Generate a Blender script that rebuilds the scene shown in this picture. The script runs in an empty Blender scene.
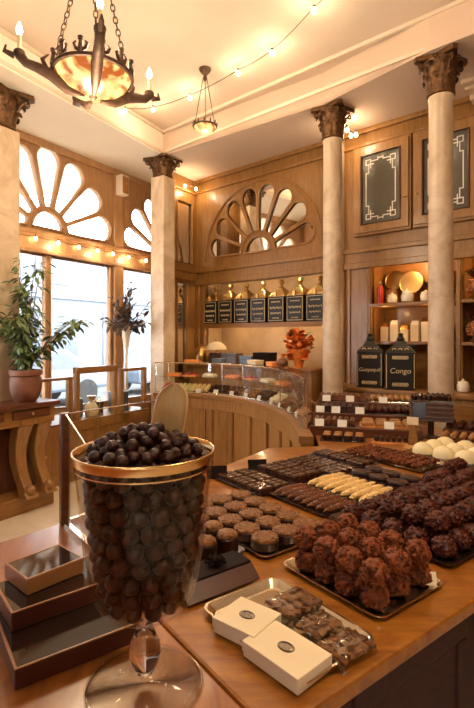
import bpy, bmesh, math, random
from mathutils import Vector, Matrix, noise
random.seed(7)
PI = math.pi
sc = bpy.context.scene
COL = sc.collection
F, HZ, CH = 470.0, 338.0, 1.6          # focal length in pixels, horizon row, eye height

def at_z(px, py, z):                    # point seen at a pixel, on the level z
    D = F*(CH-z)/(py-HZ)
    return Vector(((px-237)/F*D, D, z))
def at_d(px, py, D):                    # point seen at a pixel, at depth D
    return Vector(((px-237)/F*D, D, CH-(py-HZ)*D/F))

# ------------------------------------------------------------------ materials
MATS = {}
def nt(name):
    m = bpy.data.materials.new(name); m.use_nodes = True
    n = m.node_tree.nodes; n.clear()
    out = n.new('ShaderNodeOutputMaterial')
    return m, n, m.node_tree.links, out
def bsdf(n, col=(.8,.8,.8), rough=.5, metal=0, coat=0, spec=.5, trans=0, ior=1.45):
    b = n.new('ShaderNodeBsdfPrincipled')
    b.inputs['Base Color'].default_value = (*col, 1)
    b.inputs['Roughness'].default_value = rough
    b.inputs['Metallic'].default_value = metal
    b.inputs['Coat Weight'].default_value = coat
    b.inputs['Coat Roughness'].default_value = .12
    b.inputs['Specular IOR Level'].default_value = spec
    b.inputs['Transmission Weight'].default_value = trans
    b.inputs['IOR'].default_value = ior
    return b
def plain(name, col, rough=.5, metal=0, coat=0, var=.12, vs=8, bump=0, bs=60, spec=.5, sss=0):
    m, n, l, out = nt(name)
    b = bsdf(n, col, rough, metal, coat, spec)
    tc = n.new('ShaderNodeTexCoord')
    if var:
        no = n.new('ShaderNodeTexNoise'); no.inputs['Scale'].default_value = vs; no.inputs['Detail'].default_value = 5
        l.new(tc.outputs['Object'], no.inputs['Vector'])
        r = n.new('ShaderNodeValToRGB')
        r.color_ramp.elements[0].position = .3; r.color_ramp.elements[1].position = .7
        r.color_ramp.elements[0].color = (*[c*(1-var) for c in col], 1)
        r.color_ramp.elements[1].color = (*[min(1, c*(1+var)) for c in col], 1)
        l.new(no.outputs['Fac'], r.inputs['Fac']); l.new(r.outputs['Color'], b.inputs['Base Color'])
    if bump:
        n2 = n.new('ShaderNodeTexNoise'); n2.inputs['Scale'].default_value = bs; n2.inputs['Detail'].default_value = 3
        l.new(tc.outputs['Object'], n2.inputs['Vector'])
        bp = n.new('ShaderNodeBump'); bp.inputs['Strength'].default_value = bump; bp.inputs['Distance'].default_value = .004
        l.new(n2.outputs['Fac'], bp.inputs['Height']); l.new(bp.outputs['Normal'], b.inputs['Normal'])
    l.new(b.outputs[0], out.inputs[0]); MATS[name] = m
    return m
def wood(name, c1, c2, rough=.38, grain=(1.2, 14, 14), coat=.15, scale=3.0):
    m, n, l, out = nt(name)
    b = bsdf(n, c1, rough, 0, coat)
    tc = n.new('ShaderNodeTexCoord'); mp = n.new('ShaderNodeMapping'); mp.inputs['Scale'].default_value = grain
    l.new(tc.outputs['Object'], mp.inputs['Vector'])
    no = n.new('ShaderNodeTexNoise'); no.inputs['Scale'].default_value = scale; no.inputs['Detail'].default_value = 8
    no.inputs['Roughness'].default_value = .62; no.inputs['Distortion'].default_value = .6
    l.new(mp.outputs[0], no.inputs['Vector'])
    r = n.new('ShaderNodeValToRGB'); r.color_ramp.elements[0].position = .34; r.color_ramp.elements[1].position = .68
    r.color_ramp.elements[0].color = (*c2, 1); r.color_ramp.elements[1].color = (*c1, 1)
    l.new(no.outputs['Fac'], r.inputs['Fac'])
    big = n.new('ShaderNodeTexNoise'); big.inputs['Scale'].default_value = 1.3; big.inputs['Detail'].default_value = 2
    l.new(tc.outputs['Object'], big.inputs['Vector'])
    mx = n.new('ShaderNodeMixRGB'); mx.blend_type = 'MULTIPLY'; mx.inputs['Fac'].default_value = .35
    l.new(r.outputs['Color'], mx.inputs['Color1']); l.new(big.outputs['Fac'], mx.inputs['Color2'])
    l.new(mx.outputs[0], b.inputs['Base Color'])
    bp = n.new('ShaderNodeBump'); bp.inputs['Strength'].default_value = .12; bp.inputs['Distance'].default_value = .002
    l.new(no.outputs['Fac'], bp.inputs['Height']); l.new(bp.outputs['Normal'], b.inputs['Normal'])
    l.new(b.outputs[0], out.inputs[0]); MATS[name] = m
    return m
def marble(name, base, vein, rough=.3, scale=2.2):
    m, n, l, out = nt(name)
    b = bsdf(n, base, rough)
    tc = n.new('ShaderNodeTexCoord')
    no = n.new('ShaderNodeTexNoise'); no.inputs['Scale'].default_value = scale; no.inputs['Detail'].default_value = 10
    no.inputs['Roughness'].default_value = .65; no.inputs['Distortion'].default_value = 1.4
    l.new(tc.outputs['Object'], no.inputs['Vector'])
    r = n.new('ShaderNodeValToRGB')
    r.color_ramp.elements[0].position = .38; r.color_ramp.elements[0].color = (*vein, 1)
    r.color_ramp.elements[1].position = .6; r.color_ramp.elements[1].color = (*base, 1)
    l.new(no.outputs['Fac'], r.inputs['Fac']); l.new(r.outputs['Color'], b.inputs['Base Color'])
    l.new(b.outputs[0], out.inputs[0]); MATS[name] = m
    return m
def thin_glass(name, tint=(1,1,1), refl=1.0, rough=.02, k=1.5):
    m, n, l, out = nt(name)
    t = n.new('ShaderNodeBsdfTransparent'); t.inputs[0].default_value = (*tint, 1)
    g = n.new('ShaderNodeBsdfGlossy'); g.inputs['Roughness'].default_value = rough
    lw = n.new('ShaderNodeLayerWeight'); lw.inputs['Blend'].default_value = .5
    pw = n.new('ShaderNodeMath'); pw.operation = 'POWER'; pw.inputs[1].default_value = 4.5
    l.new(lw.outputs['Facing'], pw.inputs[0])
    mu = n.new('ShaderNodeMath'); mu.operation = 'MULTIPLY_ADD'; mu.inputs[1].default_value = .7*refl; mu.inputs[2].default_value = .035*refl
    l.new(pw.outputs[0], mu.inputs[0])
    mx = n.new('ShaderNodeMixShader'); l.new(mu.outputs[0], mx.inputs[0])
    l.new(t.outputs[0], mx.inputs[1]); l.new(g.outputs[0], mx.inputs[2])
    l.new(mx.outputs[0], out.inputs[0]); MATS[name] = m
    return m
def glow(name, col, strength):
    m, n, l, out = nt(name)
    e = n.new('ShaderNodeEmission'); e.inputs[0].default_value = (*col, 1); e.inputs[1].default_value = strength
    l.new(e.outputs[0], out.inputs[0]); MATS[name] = m
    return m

wood('oak', (.44,.22,.065), (.27,.12,.03), grain=(14,14,1.2))
wood('oak_wall', (.385,.19,.05), (.255,.115,.027), grain=(9,9,1.0), coat=.1)
wood('oak_flat', (.40,.19,.05), (.25,.105,.024), grain=(1.2,14,14))
wood('table_wood', (.46,.175,.020), (.25,.078,.009), rough=.3, grain=(2.2,9,9), coat=.25)
wood('left_table_wood', (.43,.15,.024), (.25,.07,.012), rough=.3, grain=(9,2.2,9), coat=.25)
wood('dark_wood', (.055,.009,.005), (.028,.005,.003), rough=.65, coat=0)
wood('mid_wood', (.17,.05,.016), (.09,.025,.008), rough=.35)
wood('pale_wood', (.85,.58,.24), (.70,.42,.15), grain=(14,14,1.5), coat=.05)
wood('window_wood', (.60,.35,.17), (.46,.24,.105), grain=(8,8,1.0), coat=.1)
wood('walnut', (.20,.062,.02), (.10,.028,.01), grain=(14,14,1.4), coat=.25)
marble('marble', (.70,.56,.40), (.50,.36,.23))
marble('marble_floor', (.86,.77,.63), (.74,.63,.48), rough=.2, scale=1.2)
plain('plaster', (.70,.57,.45), .85, var=.06, vs=1.5)
plain('plaster_cream', (.80,.72,.60), .85, var=.04, vs=1.5)
plain('plaster_pink', (.62,.47,.36), .85, var=.05, vs=1.5)
plain('bronze_gilt', (.12,.058,.022), .45, .6, var=.6, vs=30, bump=.3)
plain('iron', (.10,.055,.035), .5, .5, var=.3, vs=20, bump=.2)
plain('brass', (.60,.40,.16), .28, 1, var=.1)
plain('gold', (.83,.58,.24), .25, 1, var=.06)
plain('gold_rim', (.80,.52,.22), .25, 1, var=.06)
plain('silver', (.74,.66,.52), .2, 1, var=.08, vs=12)
plain('black_tin', (.010,.008,.007), .42, 0, .05, var=.3)
plain('gold_paint', (.62,.42,.17), .4, .5, var=.25, vs=40)
plain('gold_ink', (.72,.56,.30), .5, .1, var=.2, vs=40)
plain('cream_card', (.80,.66,.43), .55, var=.05, vs=10)
plain('seal_ink', (.05,.025,.02), .5, var=.2)
plain('white_card', (.85,.80,.70), .6, var=.03)
plain('choc', (.036,.0105,.005), .34, 0, .1, var=.35, vs=25, bump=.15)
plain('choc_milk', (.15,.046,.014), .36, 0, .1, var=.3, vs=25, bump=.15)
plain('choc_gloss', (.055,.017,.008), .22, 0, .4, var=.3, vs=12)
plain('choc_red', (.075,.014,.005), .4, 0, 0, var=.6, vs=30, bump=.4, spec=.4)
plain('cocoa', (.036,.008,.0035), .30, 0, 0, var=.6, vs=60, bump=.8, bs=140, spec=.45)
plain('rocher', (.17,.038,.007), .5, 0, 0, var=.8, vs=60, bump=.7, bs=160, spec=.35)
plain('nutty', (.22,.088,.022), .5, 0, .05, var=.55, vs=70, bump=.8, bs=200)
plain('brittle', (.17,.07,.022), .35, 0, .2, var=.7, vs=60, bump=.5, bs=120)
plain('almond', (.80,.55,.23), .55, var=.18, vs=60, bump=.6, bs=150)
plain('meringue', (.86,.74,.46), .6, var=.06, vs=12)
plain('caramel', (.55,.22,.055), .4, 0, .1, var=.25, vs=20)
plain('hazel', (.36,.165,.05), .45, var=.3, vs=30)
plain('pistachio', (.62,.55,.20), .5, var=.2, vs=40)
plain('candy_red', (.45,.05,.02), .35, 0, .2, var=.2)
plain('candy_orange', (.78,.27,.06), .45, var=.2)
plain('dark_tray', (.03,.014,.01), .25, 0, .5, var=.2)
plain('box_lid', (.024,.012,.008), .05, 0, 0, var=.3, vs=5, spec=.8)
plain('box_side', (.30,.125,.038), .35, 0, .2, var=.2)
plain('box_brown', (.07,.018,.009), .35, 0, .2, var=.2)
plain('dark_card', (.014,.006,.005), .75, 0, 0, var=.3, spec=.2)
plain('terracotta', (.20,.075,.04), .55, var=.25, vs=8)
plain('leaf', (.11,.165,.05), .45, var=.45, vs=14)
plain('leaf_dark', (.085,.055,.04), .55, var=.4, vs=14)
plain('stem', (.16,.09,.045), .7, var=.2)
plain('paper_orange', (.80,.22,.04), .6, var=.35, vs=15)
plain('red_glass', (.40,.03,.015), .15, 0, .4, var=.1)
plain('copper', (.42,.17,.07), .38, .9, var=.15)
plain('porcelain', (.82,.74,.60), .25, 0, .3, var=.04)
plain('facade', (.15,.165,.185), .9, var=.05, vs=.7)
plain('facade_dark', (.075,.09,.105), .4, var=.1)
plain('asphalt', (.12,.125,.13), .9, var=.1)
plain('car_paint', (.10,.13,.17), .25, 0, .5, var=.05)
plain('tyre', (.02,.02,.02), .8, var=.1)
plain('blue_ware', (.10,.13,.18), .35, 0, .2, var=.3)
plain('goods_dark', (.09,.05,.04), .4, 0, .2, var=.4, vs=10)
plain('teal_wall', (.46,.31,.17), .75, var=.08)
plain('white_frost', (.78,.74,.66), .6, var=.03)
plain('door_panel', (.085,.075,.055), .2, 0, .15, var=.1, vs=4)
plain('mirror', (.86,.83,.78), .03, 1, var=0)
plain('nib', (.03,.03,.035), .4, var=.1)
thin_glass('pane', (1,1,1), .7)
thin_glass('case_glass', (.97,.98,.97), 1.0)
thin_glass('bowl_glass', (.93,.88,.82), .62, .02, 1.5)  # clear glass, tinted warm and dark to put shade over the truffles inside
thin_glass('foot_glass', (.98,.95,.90), 1.1, .03)
thin_glass('cello', (.97,.92,.85), 2.2, .12, 1.6)
m, n, l, out = nt('crystal'); b = bsdf(n, (1,.97,.93), .02, trans=1, ior=1.46); l.new(b.outputs[0], out.inputs[0]); MATS['crystal'] = m
glow('flame', (1,.72,.36), 34)
glow('tube_glow', (1,.72,.4), 1.2)
glow('bulb', (1,.66,.32), 20)
# alabaster bowl: lit from inside
m, n, l, out = nt('alabaster')
tc = n.new('ShaderNodeTexCoord'); no = n.new('ShaderNodeTexNoise'); no.inputs['Scale'].default_value = 5; no.inputs['Detail'].default_value = 6
no.inputs['Distortion'].default_value = 1.5; l.new(tc.outputs['Object'], no.inputs['Vector'])
r = n.new('ShaderNodeValToRGB'); e0, e1 = r.color_ramp.elements
e0.position = .42; e0.color = (.30,.07,.012,1); e1.position = .58; e1.color = (1,.60,.20,1)
l.new(no.outputs['Fac'], r.inputs['Fac'])
e = n.new('ShaderNodeEmission'); e.inputs[1].default_value = 1.9; l.new(r.outputs['Color'], e.inputs[0])
g = n.new('ShaderNodeBsdfGlossy'); g.inputs['Roughness'].default_value = .3
mx = n.new('ShaderNodeMixShader'); mx.inputs[0].default_value = .06
l.new(e.outputs[0], mx.inputs[1]); l.new(g.outputs[0], mx.inputs[2]); l.new(mx.outputs[0], out.inputs[0]); MATS['alabaster'] = m

# ------------------------------------------------------------------ mesh builder
class MB:
    def __init__(s): s.v = []; s.f = []
    def add(s, vs, fs, M=None):
        k = len(s.v)
        s.v += [tuple(M @ Vector(p)) if M is not None else tuple(p) for p in vs]
        s.f += [tuple(i+k for i in f) for f in fs]
        return s
    def box(s, x0, x1, y0, y1, z0, z1, M=None):
        return s.add([(x0,y0,z0),(x1,y0,z0),(x1,y1,z0),(x0,y1,z0),(x0,y0,z1),(x1,y0,z1),(x1,y1,z1),(x0,y1,z1)],
                     [(0,3,2,1),(4,5,6,7),(0,1,5,4),(1,2,6,5),(2,3,7,6),(3,0,4,7)], M)
    def cbox(s, c, d, M=None):
        return s.box(c[0]-d[0]/2, c[0]+d[0]/2, c[1]-d[1]/2, c[1]+d[1]/2, c[2]-d[2]/2, c[2]+d[2]/2, M)
    def frustum(s, c, d0, d1, h, M=None):
        a, b2 = d0[0]/2, d0[1]/2; e, g2 = d1[0]/2, d1[1]/2; x, y, z = c
        return s.add([(x-a,y-b2,z),(x+a,y-b2,z),(x+a,y+b2,z),(x-a,y+b2,z),(x-e,y-g2,z+h),(x+e,y-g2,z+h),(x+e,y+g2,z+h),(x-e,y+g2,z+h)],
                     [(0,3,2,1),(4,5,6,7),(0,1,5,4),(1,2,6,5),(2,3,7,6),(3,0,4,7)], M)
    def lathe(s, prof, seg=24, c=(0,0,0), M=None, sx=1, sy=1):
        vs, fs = [], []
        for r, z in prof:
            for i in range(seg):
                a = 2*PI*i/seg; vs.append((c[0]+r*sx*math.cos(a), c[1]+r*sy*math.sin(a), c[2]+z))
        for j in range(len(prof)-1):
            for i in range(seg):
                a, b2 = j*seg+i, j*seg+(i+1) % seg
                fs.append((a, b2, b2+seg, a+seg))
        if prof[0][0] > 1e-4: fs.append(tuple(range(seg-1, -1, -1)))
        if prof[-1][0] > 1e-4: fs.append(tuple(range((len(prof)-1)*seg, len(prof)*seg)))
        return s.add(vs, fs, M)
    def lathe_open(s, prof, seg=24, c=(0,0,0), M=None):   # no end caps
        k = len(s.f); s.lathe(prof, seg, c, M)
        s.f = [f for f in s.f[:k]] + [f for f in s.f[k:] if len(f) == 4]
        return s
    def tube(s, pts, r, seg=8, closed=False, caps=True):
        pts = [Vector(p) for p in pts]; n = len(pts)
        rs = r if isinstance(r, (list, tuple)) else [r]*n
        up = None; vs, fs = [], []
        for i, p in enumerate(pts):
            if closed: d = pts[(i+1) % n]-pts[i-1]
            else: d = pts[min(i+1,n-1)]-pts[max(i-1,0)]
            d.normalize()
            if up is None:
                up = Vector((0,0,1)) if abs(d.z) < .9 else Vector((1,0,0))
            side = d.cross(up)
            if side.length < 1e-5: side = d.orthogonal()
            side.normalize(); up = side.cross(d).normalized()
            for k in range(seg):
                a = 2*PI*k/seg
                vs.append(p+side*math.cos(a)*rs[i]+up*math.sin(a)*rs[i])
        for j in range(n if closed else n-1):
            for k in range(seg):
                a, b2 = j*seg+k, j*seg+(k+1) % seg
                c2, d2 = ((j+1) % n)*seg+k, ((j+1) % n)*seg+(k+1) % seg
                fs.append((a, b2, d2, c2))
        if caps and not closed:
            fs.append(tuple(range(seg-1,-1,-1))); fs.append(tuple(range((n-1)*seg, n*seg)))
        return s.add(vs, fs)
    def prism(s, poly, z0, z1, M=None):
        n = len(poly)
        vs = [(p[0],p[1],z0) for p in poly]+[(p[0],p[1],z1) for p in poly]
        fs = [tuple(range(n-1,-1,-1)), tuple(range(n,2*n))]+[(i,(i+1) % n,(i+1) % n+n,i+n) for i in range(n)]
        return s.add(vs, fs, M)
    def ball(s, c, r, sub=2, sc3=(1,1,1), jit=0, freq=9, seed=0, M=None):
        bm = bmesh.new(); bmesh.ops.create_icosphere(bm, subdivisions=sub, radius=1)
        vs = []
        for v in bm.verts:
            k = r
            if jit: k *= 1+jit*noise.noise(v.co*freq*.25+Vector((seed*3.1,seed*1.7,seed)))
            vs.append((c[0]+v.co.x*k*sc3[0], c[1]+v.co.y*k*sc3[1], c[2]+v.co.z*k*sc3[2]))
        fs = [tuple(v.index for v in f.verts) for f in bm.faces]; bm.free()
        return s.add(vs, fs, M)
    def mesh(s, name, mat, smooth=False):
        me = bpy.data.meshes.new(name); me.from_pydata(s.v, [], s.f)
        bm = bmesh.new(); bm.from_mesh(me); bmesh.ops.recalc_face_normals(bm, faces=bm.faces); bm.to_mesh(me); bm.free()
        me.materials.append(MATS[mat])
        if smooth:
            me.polygons.foreach_set('use_smooth', [True]*len(me.polygons))
            if smooth != 'all': 
                try: me.set_sharp_from_angle(angle=math.radians(38))
                except Exception: pass
        return me
    def build(s, name, mat, parent=None, smooth=False, bev=0, loc=None, rotz=0, seg=2):
        o = bpy.data.objects.new(name, s.mesh(name, mat, smooth)); COL.objects.link(o)
        if parent is not None: o.parent = parent
        if loc is not None: o.location = loc
        if rotz: o.rotation_euler.z = rotz
        if bev:
            md = o.modifiers.new('edge', 'BEVEL'); md.width = bev; md.segments = seg; md.limit_method = 'ANGLE'; md.angle_limit = math.radians(40)
        return o
def tag(o, label=None, cat=None, group=None, kind=None):
    if label: o['label'] = label
    if cat: o['category'] = cat
    if group: o['group'] = group
    if kind: o['kind'] = kind
    return o
def thing(name, label, cat, loc=(0,0,0), rotz=0, group=None, kind=None):
    o = bpy.data.objects.new(name, None); COL.objects.link(o); o.empty_display_size = .05
    o.location = loc; o.rotation_euler.z = rotz
    return tag(o, label, cat, group, kind)
def dup(root, loc, rotz=None, label=None, group=None, scale=None, rot=None):
    r = root.copy(); COL.objects.link(r); r.location = loc
    if rotz is not None: r.rotation_euler = (0,0,rotz)
    if rot is not None: r.rotation_euler = rot
    if scale: r.scale = (scale,)*3 if isinstance(scale,(int,float)) else scale
    if label: r['label'] = label
    if group: r['group'] = group
    for ch in list(root.children):
        c = ch.copy(); COL.objects.link(c); c.parent = r
        for g2 in ch.children:
            d = g2.copy(); COL.objects.link(d); d.parent = c
    return r
def plate(name, outer, holes, y0, y1, mat, parent=None, loc=None, rotz=0):   # an upright board in local x/z with holes
    cu = bpy.data.curves.new(name, 'CURVE'); cu.dimensions = '2D'; cu.fill_mode = 'BOTH'; cu.extrude = (y1-y0)/2
    for poly in [outer]+holes:
        sp = cu.splines.new('POLY'); sp.points.add(len(poly)-1); sp.use_cyclic_u = True
        for q, p in zip(sp.points, poly): q.co = (p[0], p[1], 0, 1)
    t = bpy.data.objects.new('tmp', cu); COL.objects.link(t)
    bpy.context.view_layer.update()
    me = bpy.data.meshes.new_from_object(t.evaluated_get(bpy.context.evaluated_depsgraph_get()))
    bpy.data.objects.remove(t); bpy.data.curves.remove(cu)
    for v in me.vertices: v.co = (v.co.x, (y0+y1)/2+v.co.z, v.co.y)
    bm = bmesh.new(); bm.from_mesh(me); bmesh.ops.remove_doubles(bm, verts=bm.verts, dist=1e-5)
    bmesh.ops.recalc_face_normals(bm, faces=bm.faces); bm.to_mesh(me); bm.free()
    me.materials.clear(); me.materials.append(MATS[mat]); me.name = name
    o = bpy.data.objects.new(name, me); COL.objects.link(o)
    if parent is not None: o.parent = parent
    if loc is not None: o.location = loc
    o.rotation_euler.z = rotz
    return o
def petal(cx, cz, a, r0, r1, ha):
    sn = math.sin(ha); rc = r1/(1+sn); rt = rc*sn
    ca, sa = math.cos(a), math.sin(a)
    def P(r, w): return (cx+r*ca-w*sa, cz+r*sa+w*ca)
    pts = []
    m0 = Vector((rc*ca, rc*sa))
    w0 = r0*sn*.9
    pts.append(P(r0, -w0)); pts.append(P((r0+rc)/2, -(w0+rt)/2*1.06))
    for k in range(13):
        t = -PI/2+PI*k/12
        pts.append(P(rc+rt*math.cos(t), rt*math.sin(t)))
    pts.append(P((r0+rc)/2, (w0+rt)/2*1.06)); pts.append(P(r0, w0))
    return pts
def arc(cx, cz, r, a0, a1, n=24): return [(cx+r*math.cos(a0+(a1-a0)*k/n), cz+r*math.sin(a0+(a1-a0)*k/n)) for k in range(n+1)]
def rect(x0, x1, z0, z1): return [(x0,z0),(x1,z0),(x1,z1),(x0,z1)]
def loop_tube(mb, poly, y, r): mb.tube([(p[0], y, p[1]) for p in poly], r, 6, closed=True)
def link(mb, c, ax, up, L, r):           # one chain link
    ax = Vector(ax).normalized(); up = Vector(up); side = ax.cross(up).normalized()
    pts = [Vector(c)+ax*L*math.cos(t)+side*L*.5*math.sin(t) for t in [2*PI*k/8 for k in range(8)]]
    mb.tube(pts, r, 5, closed=True)
def chain(mb, a, b2, L=.035, r=.004):
    a, b2 = Vector(a), Vector(b2); d = b2-a; n = max(2, int(d.length/(L*1.5)))
    for i in range(n):
        up = (0,1,0) if i % 2 else (1,0,0)
        link(mb, a+d*((i+.5)/n), d, up, L, r)

# ------------------------------------------------------------------ frames of the place
RB = math.atan2(-.652, .758)            # back wall: local x to the right, -y into the room
B0 = Vector((.80, 6.0, 0))
RW = math.atan2(.845, .534)             # window wall: local x away towards the corner, -y into the room
W0 = Vector((-2.54, 5.45, 0))
def BW(r, y=0, z=0): return B0 + Matrix.Rotation(RB, 3, 'Z') @ Vector((r, y, z))
def WW(t, y=0, z=0): return W0 + Matrix.Rotation(RW, 3, 'Z') @ Vector((t, y, z))
RT = math.atan2(.6, .8)
T0 = Vector((.205, .935, 0))
def TW(u, v, z=.90): return T0 + Vector((.8*u-.6*v, .6*u+.8*v, z))
TZ = .90
SOF, CEIL = 4.0, 4.32

# ---- floor, ceiling, walls
tag(MB().box(-9, 8, -4, 9, -.1, 0).build('floor', 'marble_floor'), kind='structure')
tag(MB().box(-9, 8, -4, 9, CEIL, CEIL+.1).build('ceiling', 'plaster'), kind='structure')
cA, cB, cC, cD = Vector((-2.12,4.29,0)), Vector((-1.0,6.34,0)), Vector((.975,4.926,0)), Vector((1.69,4.03,0))
# lowered soffits over the window bay and in front of the back wall
dW = (cB-cA).normalized(); nW = Vector((dW.y,-dW.x,0)); dBk = (cD-cB).normalized(); nBk = Vector((dBk.y,-dBk.x,0))
if nBk.y > 0: nBk = -nBk
a0 = cA-dW*8+nW*.13; a1 = cB+nW*.13; 
inner = cB+nW*.13+nBk*.13
b1 = cC+nBk*.13; b2_ = cD+nBk*.13; b3 = cD+dBk*6+nBk*.13
w_far = WW(-9, .3); w_near = WW(2.6, .3)
mb = MB(); mb.prism([(p.x,p.y) for p in (a0, inner, w_near, w_far)], SOF, CEIL+.01)
tag(mb.build('trim_1', 'plaster_cream'), kind='structure')
mb = MB(); mb.prism([(p.x,p.y) for p in (inner, b1, b2_, b3, BW(8,.2), BW(-2.6,.2), w_near)], SOF, CEIL+.008)
tag(mb.build('trim_2', 'plaster_pink'), kind='structure')
# small cornice on the beam faces
mb = MB()
for p, q in ((a0, inner), (inner, b3)):
    d = (q-p).normalized(); nn = Vector((d.y,-d.x,0)); 
    if nn.dot(Vector((.5,-1,0))) < 0: nn = -nn
    for z, o in ((SOF+.02,.012),(CEIL-.04,.03)):
        pts = [p+nn*0, q+nn*0, q+nn*o, p+nn*o]
        mb.prism([(k.x,k.y) for k in pts], z, z+.035)
tag(mb.build('trim_3', 'plaster'), kind='structure')

# ---- window wall
LC, LZ, LR = .40, 2.92, 1.03             # big lunette
hole = []
fans = [petal(LC, LZ, PI*(k+.5)/7, .29, LR+.01, math.radians(11.7)) for k in range(7)]
hub = arc(LC, LZ+.02, .22, 0, PI, 12)
QC, QR = 2.56, .93
fan2 = [petal(QC, LZ, PI-PI*(k+.5)/7, .27, QR, math.radians(11.7)) for k in range(4)]
panes = [rect(-.62,.36,.72,2.60), rect(.43,1.40,.72,2.60), rect(1.64,2.30,.72,2.60)]
far_panes = [rect(-2.6,-1.65,.72,2.6), rect(-1.6,-.9,.72,2.6), rect(-4.4,-3.6,.72,2.6), rect(-3.5,-2.9,.72,2.6)]
fan2b = [p for p in fan2 if max(q[0] for q in p) < 2.72]
wl = plate('wall_left', rect(-9,2.75,0,SOF+.05), fans+[hub]+fan2b+panes+far_panes, 0, .07, 'window_wood', loc=W0, rotz=RW)
tag(wl, kind='structure')
def window(name, holes, x0, x1, z0, z1):
    t = thing(name, None, None, W0, RW, kind='structure')
    mb = MB()
    for h in holes: loop_tube(mb, h, -.004, .018)
    mb.build('frame', 'window_wood', t, True)
    MB().box(x0, x1, .035, .041, z0, z1).build('pane', 'pane', t)
    return t
window('window_1', fans+[hub], LC-1.06, LC+1.06, LZ-.01, LZ+1.06)
window('window_2', fan2b, 1.6, 2.74, LZ-.01, LZ+.97)
window('window_3', panes[:1], -.65, .39, .69, 2.63)
window('window_4', panes[1:2], .40, 1.43, .69, 2.63)
window('window_5', panes[2:], 1.61, 2.33, .69, 2.63)
mb = MB()
mb.box(-9, 2.5, -.05, 0, 2.66, 2.86); mb.box(-9, 2.5, -.075, 0, 2.84, 2.89); mb.box(-9,2.5,-.07,0,2.62,2.67)   # transom
mb.box(1.44, 1.60, -.06, 0, 0, SOF); mb.box(2.32, 2.5, -.08, 0, 0, 2.7); mb.box(-.8,-.68,-.06,0,0,SOF)
mb.box(-9, 2.5, -.04, 0, SOF-.09, SOF)
tag(mb.build('trim_4', 'window_wood', loc=W0, rotz=RW, bev=.006), kind='structure')
# jog and mirrored return beside the corner
J0, J1 = Vector((-1.10,6.50,0)), BW(-1.887)
dJ = (J1-J0); LJ = dJ.length; RJ = math.atan2(dJ.y, dJ.x)
mb = MB(); q = WW(2.75); 
mb.prism([(q.x,q.y),(J0.x-.05,J0.y),(J0.x+.02,J0.y),(q.x+.06,q.y+.05)], 0, SOF)
tag(mb.build('wall_side', 'oak_wall'), kind='structure')
jm = [rect(.42, LJ-.10, 2.72, 3.62), rect(.42, LJ-.22, .98, 2.42)]
tag(plate('wall_return', rect(0, LJ+.02, 0, SOF), jm, 0, .08, 'oak_wall', loc=J0, rotz=RJ), kind='structure')
mb = MB(); mb.box(0, LJ, -.04, 0, 2.46, 2.60); mb.box(0, LJ, -.06, 0, 2.58, 2.62); mb.box(0, LJ, -.03, 0, SOF-.22, SOF-.18)
tag(mb.build('trim_5', 'oak_wall', loc=J0, rotz=RJ, bev=.006), kind='structure')
for h, lab in ((jm[0],'narrow upright mirror panel high on the return wall beside the corner'),(jm[1],'narrow mirror below the ledge reflecting the shelf of black tins')):
    t = thing('wall_mirror', lab, 'mirror', J0, RJ)
    MB().box(h[0][0], h[1][0], .03, .045, h[0][1], h[2][1]).build('mirror_pane', 'mirror', t)
    mb = MB(); loop_tube(mb, h, -.004, .014); mb.build('frame', 'oak', t, True)

# ---- back wall
MC, MZ, MR = -.676, 2.78, .95
mfans = [petal(MC, MZ, PI*(k+.5)/8, .29, MR-.03, math.radians(10.2)) for k in range(8)]
mhub = arc(MC, MZ, .22, 0, PI, 12)
rec1 = rect(-1.735, .37, 1.0, 2.45); rec2 = rect(.95, 1.88, 1.03, 2.48); rec3 = rect(1.93, 3.0, 1.03, 2.48)
tag(plate('wall_back', rect(-2.6, 8, 0, SOF+.05), mfans+[mhub, rec1, rec2, rec3], 0, .12, 'oak_wall', loc=B0, rotz=RB), kind='structure')
mb = MB()
def recess(mb, h, dep, bk=.02):
    x0, x1, z0, z1 = h[0][0], h[1][0], h[0][1], h[2][1]
    mb.box(x0-bk, x1+bk, dep, dep+.03, z0-bk, z1+bk)
    mb.box(x0-bk, x0, .1, dep, z0, z1); mb.box(x1, x1+bk, .1, dep, z0, z1)
    mb.box(x0-bk, x1+bk, .1, dep, z1, z1+bk); mb.box(x0-bk, x1+bk, .1, dep, z0-bk, z0)
recess(mb, rec1, .42); tag(mb.build('wall_recess', 'teal_wall', loc=B0, rotz=RB), kind='structure')
mb = MB(); recess(mb, rec2, .40); recess(mb, rec3, .40); tag(mb.build('wall_niche', 'oak_flat', loc=B0, rotz=RB), kind='structure')
mb = MB()
mb.box(-1.9, 8, -.035, 0, 2.46, 2.60); mb.box(-1.9, 8, -.06, 0, 2.58, 2.63); mb.box(-1.9, 8, -.05, 0, 2.40, 2.47)
mb.box(-1.9, 8, -.03, 0, 3.80, 3.84); mb.box(-1.9, 8, -.05, 0, SOF-.05, SOF)
mb.box(-1.887, -1.80, -.03, 0, .95, 2.46)
mb.box(.68, .93, -.012, 0, .9, 2.46); mb.box(.68,.72,-.03,0,.9,2.46); mb.box(1.885, 1.925, -.02, 0, 1.03, 2.46)
tag(mb.build('trim_6', 'oak_wall', loc=B0, rotz=RB, bev=.006), kind='structure')
mb = MB(); mb.box(.42, .64, -.10, 0, 0, SOF); tag(mb.build('trim_7', 'marble', loc=B0, rotz=RB, bev=.02), kind='structure')
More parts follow.
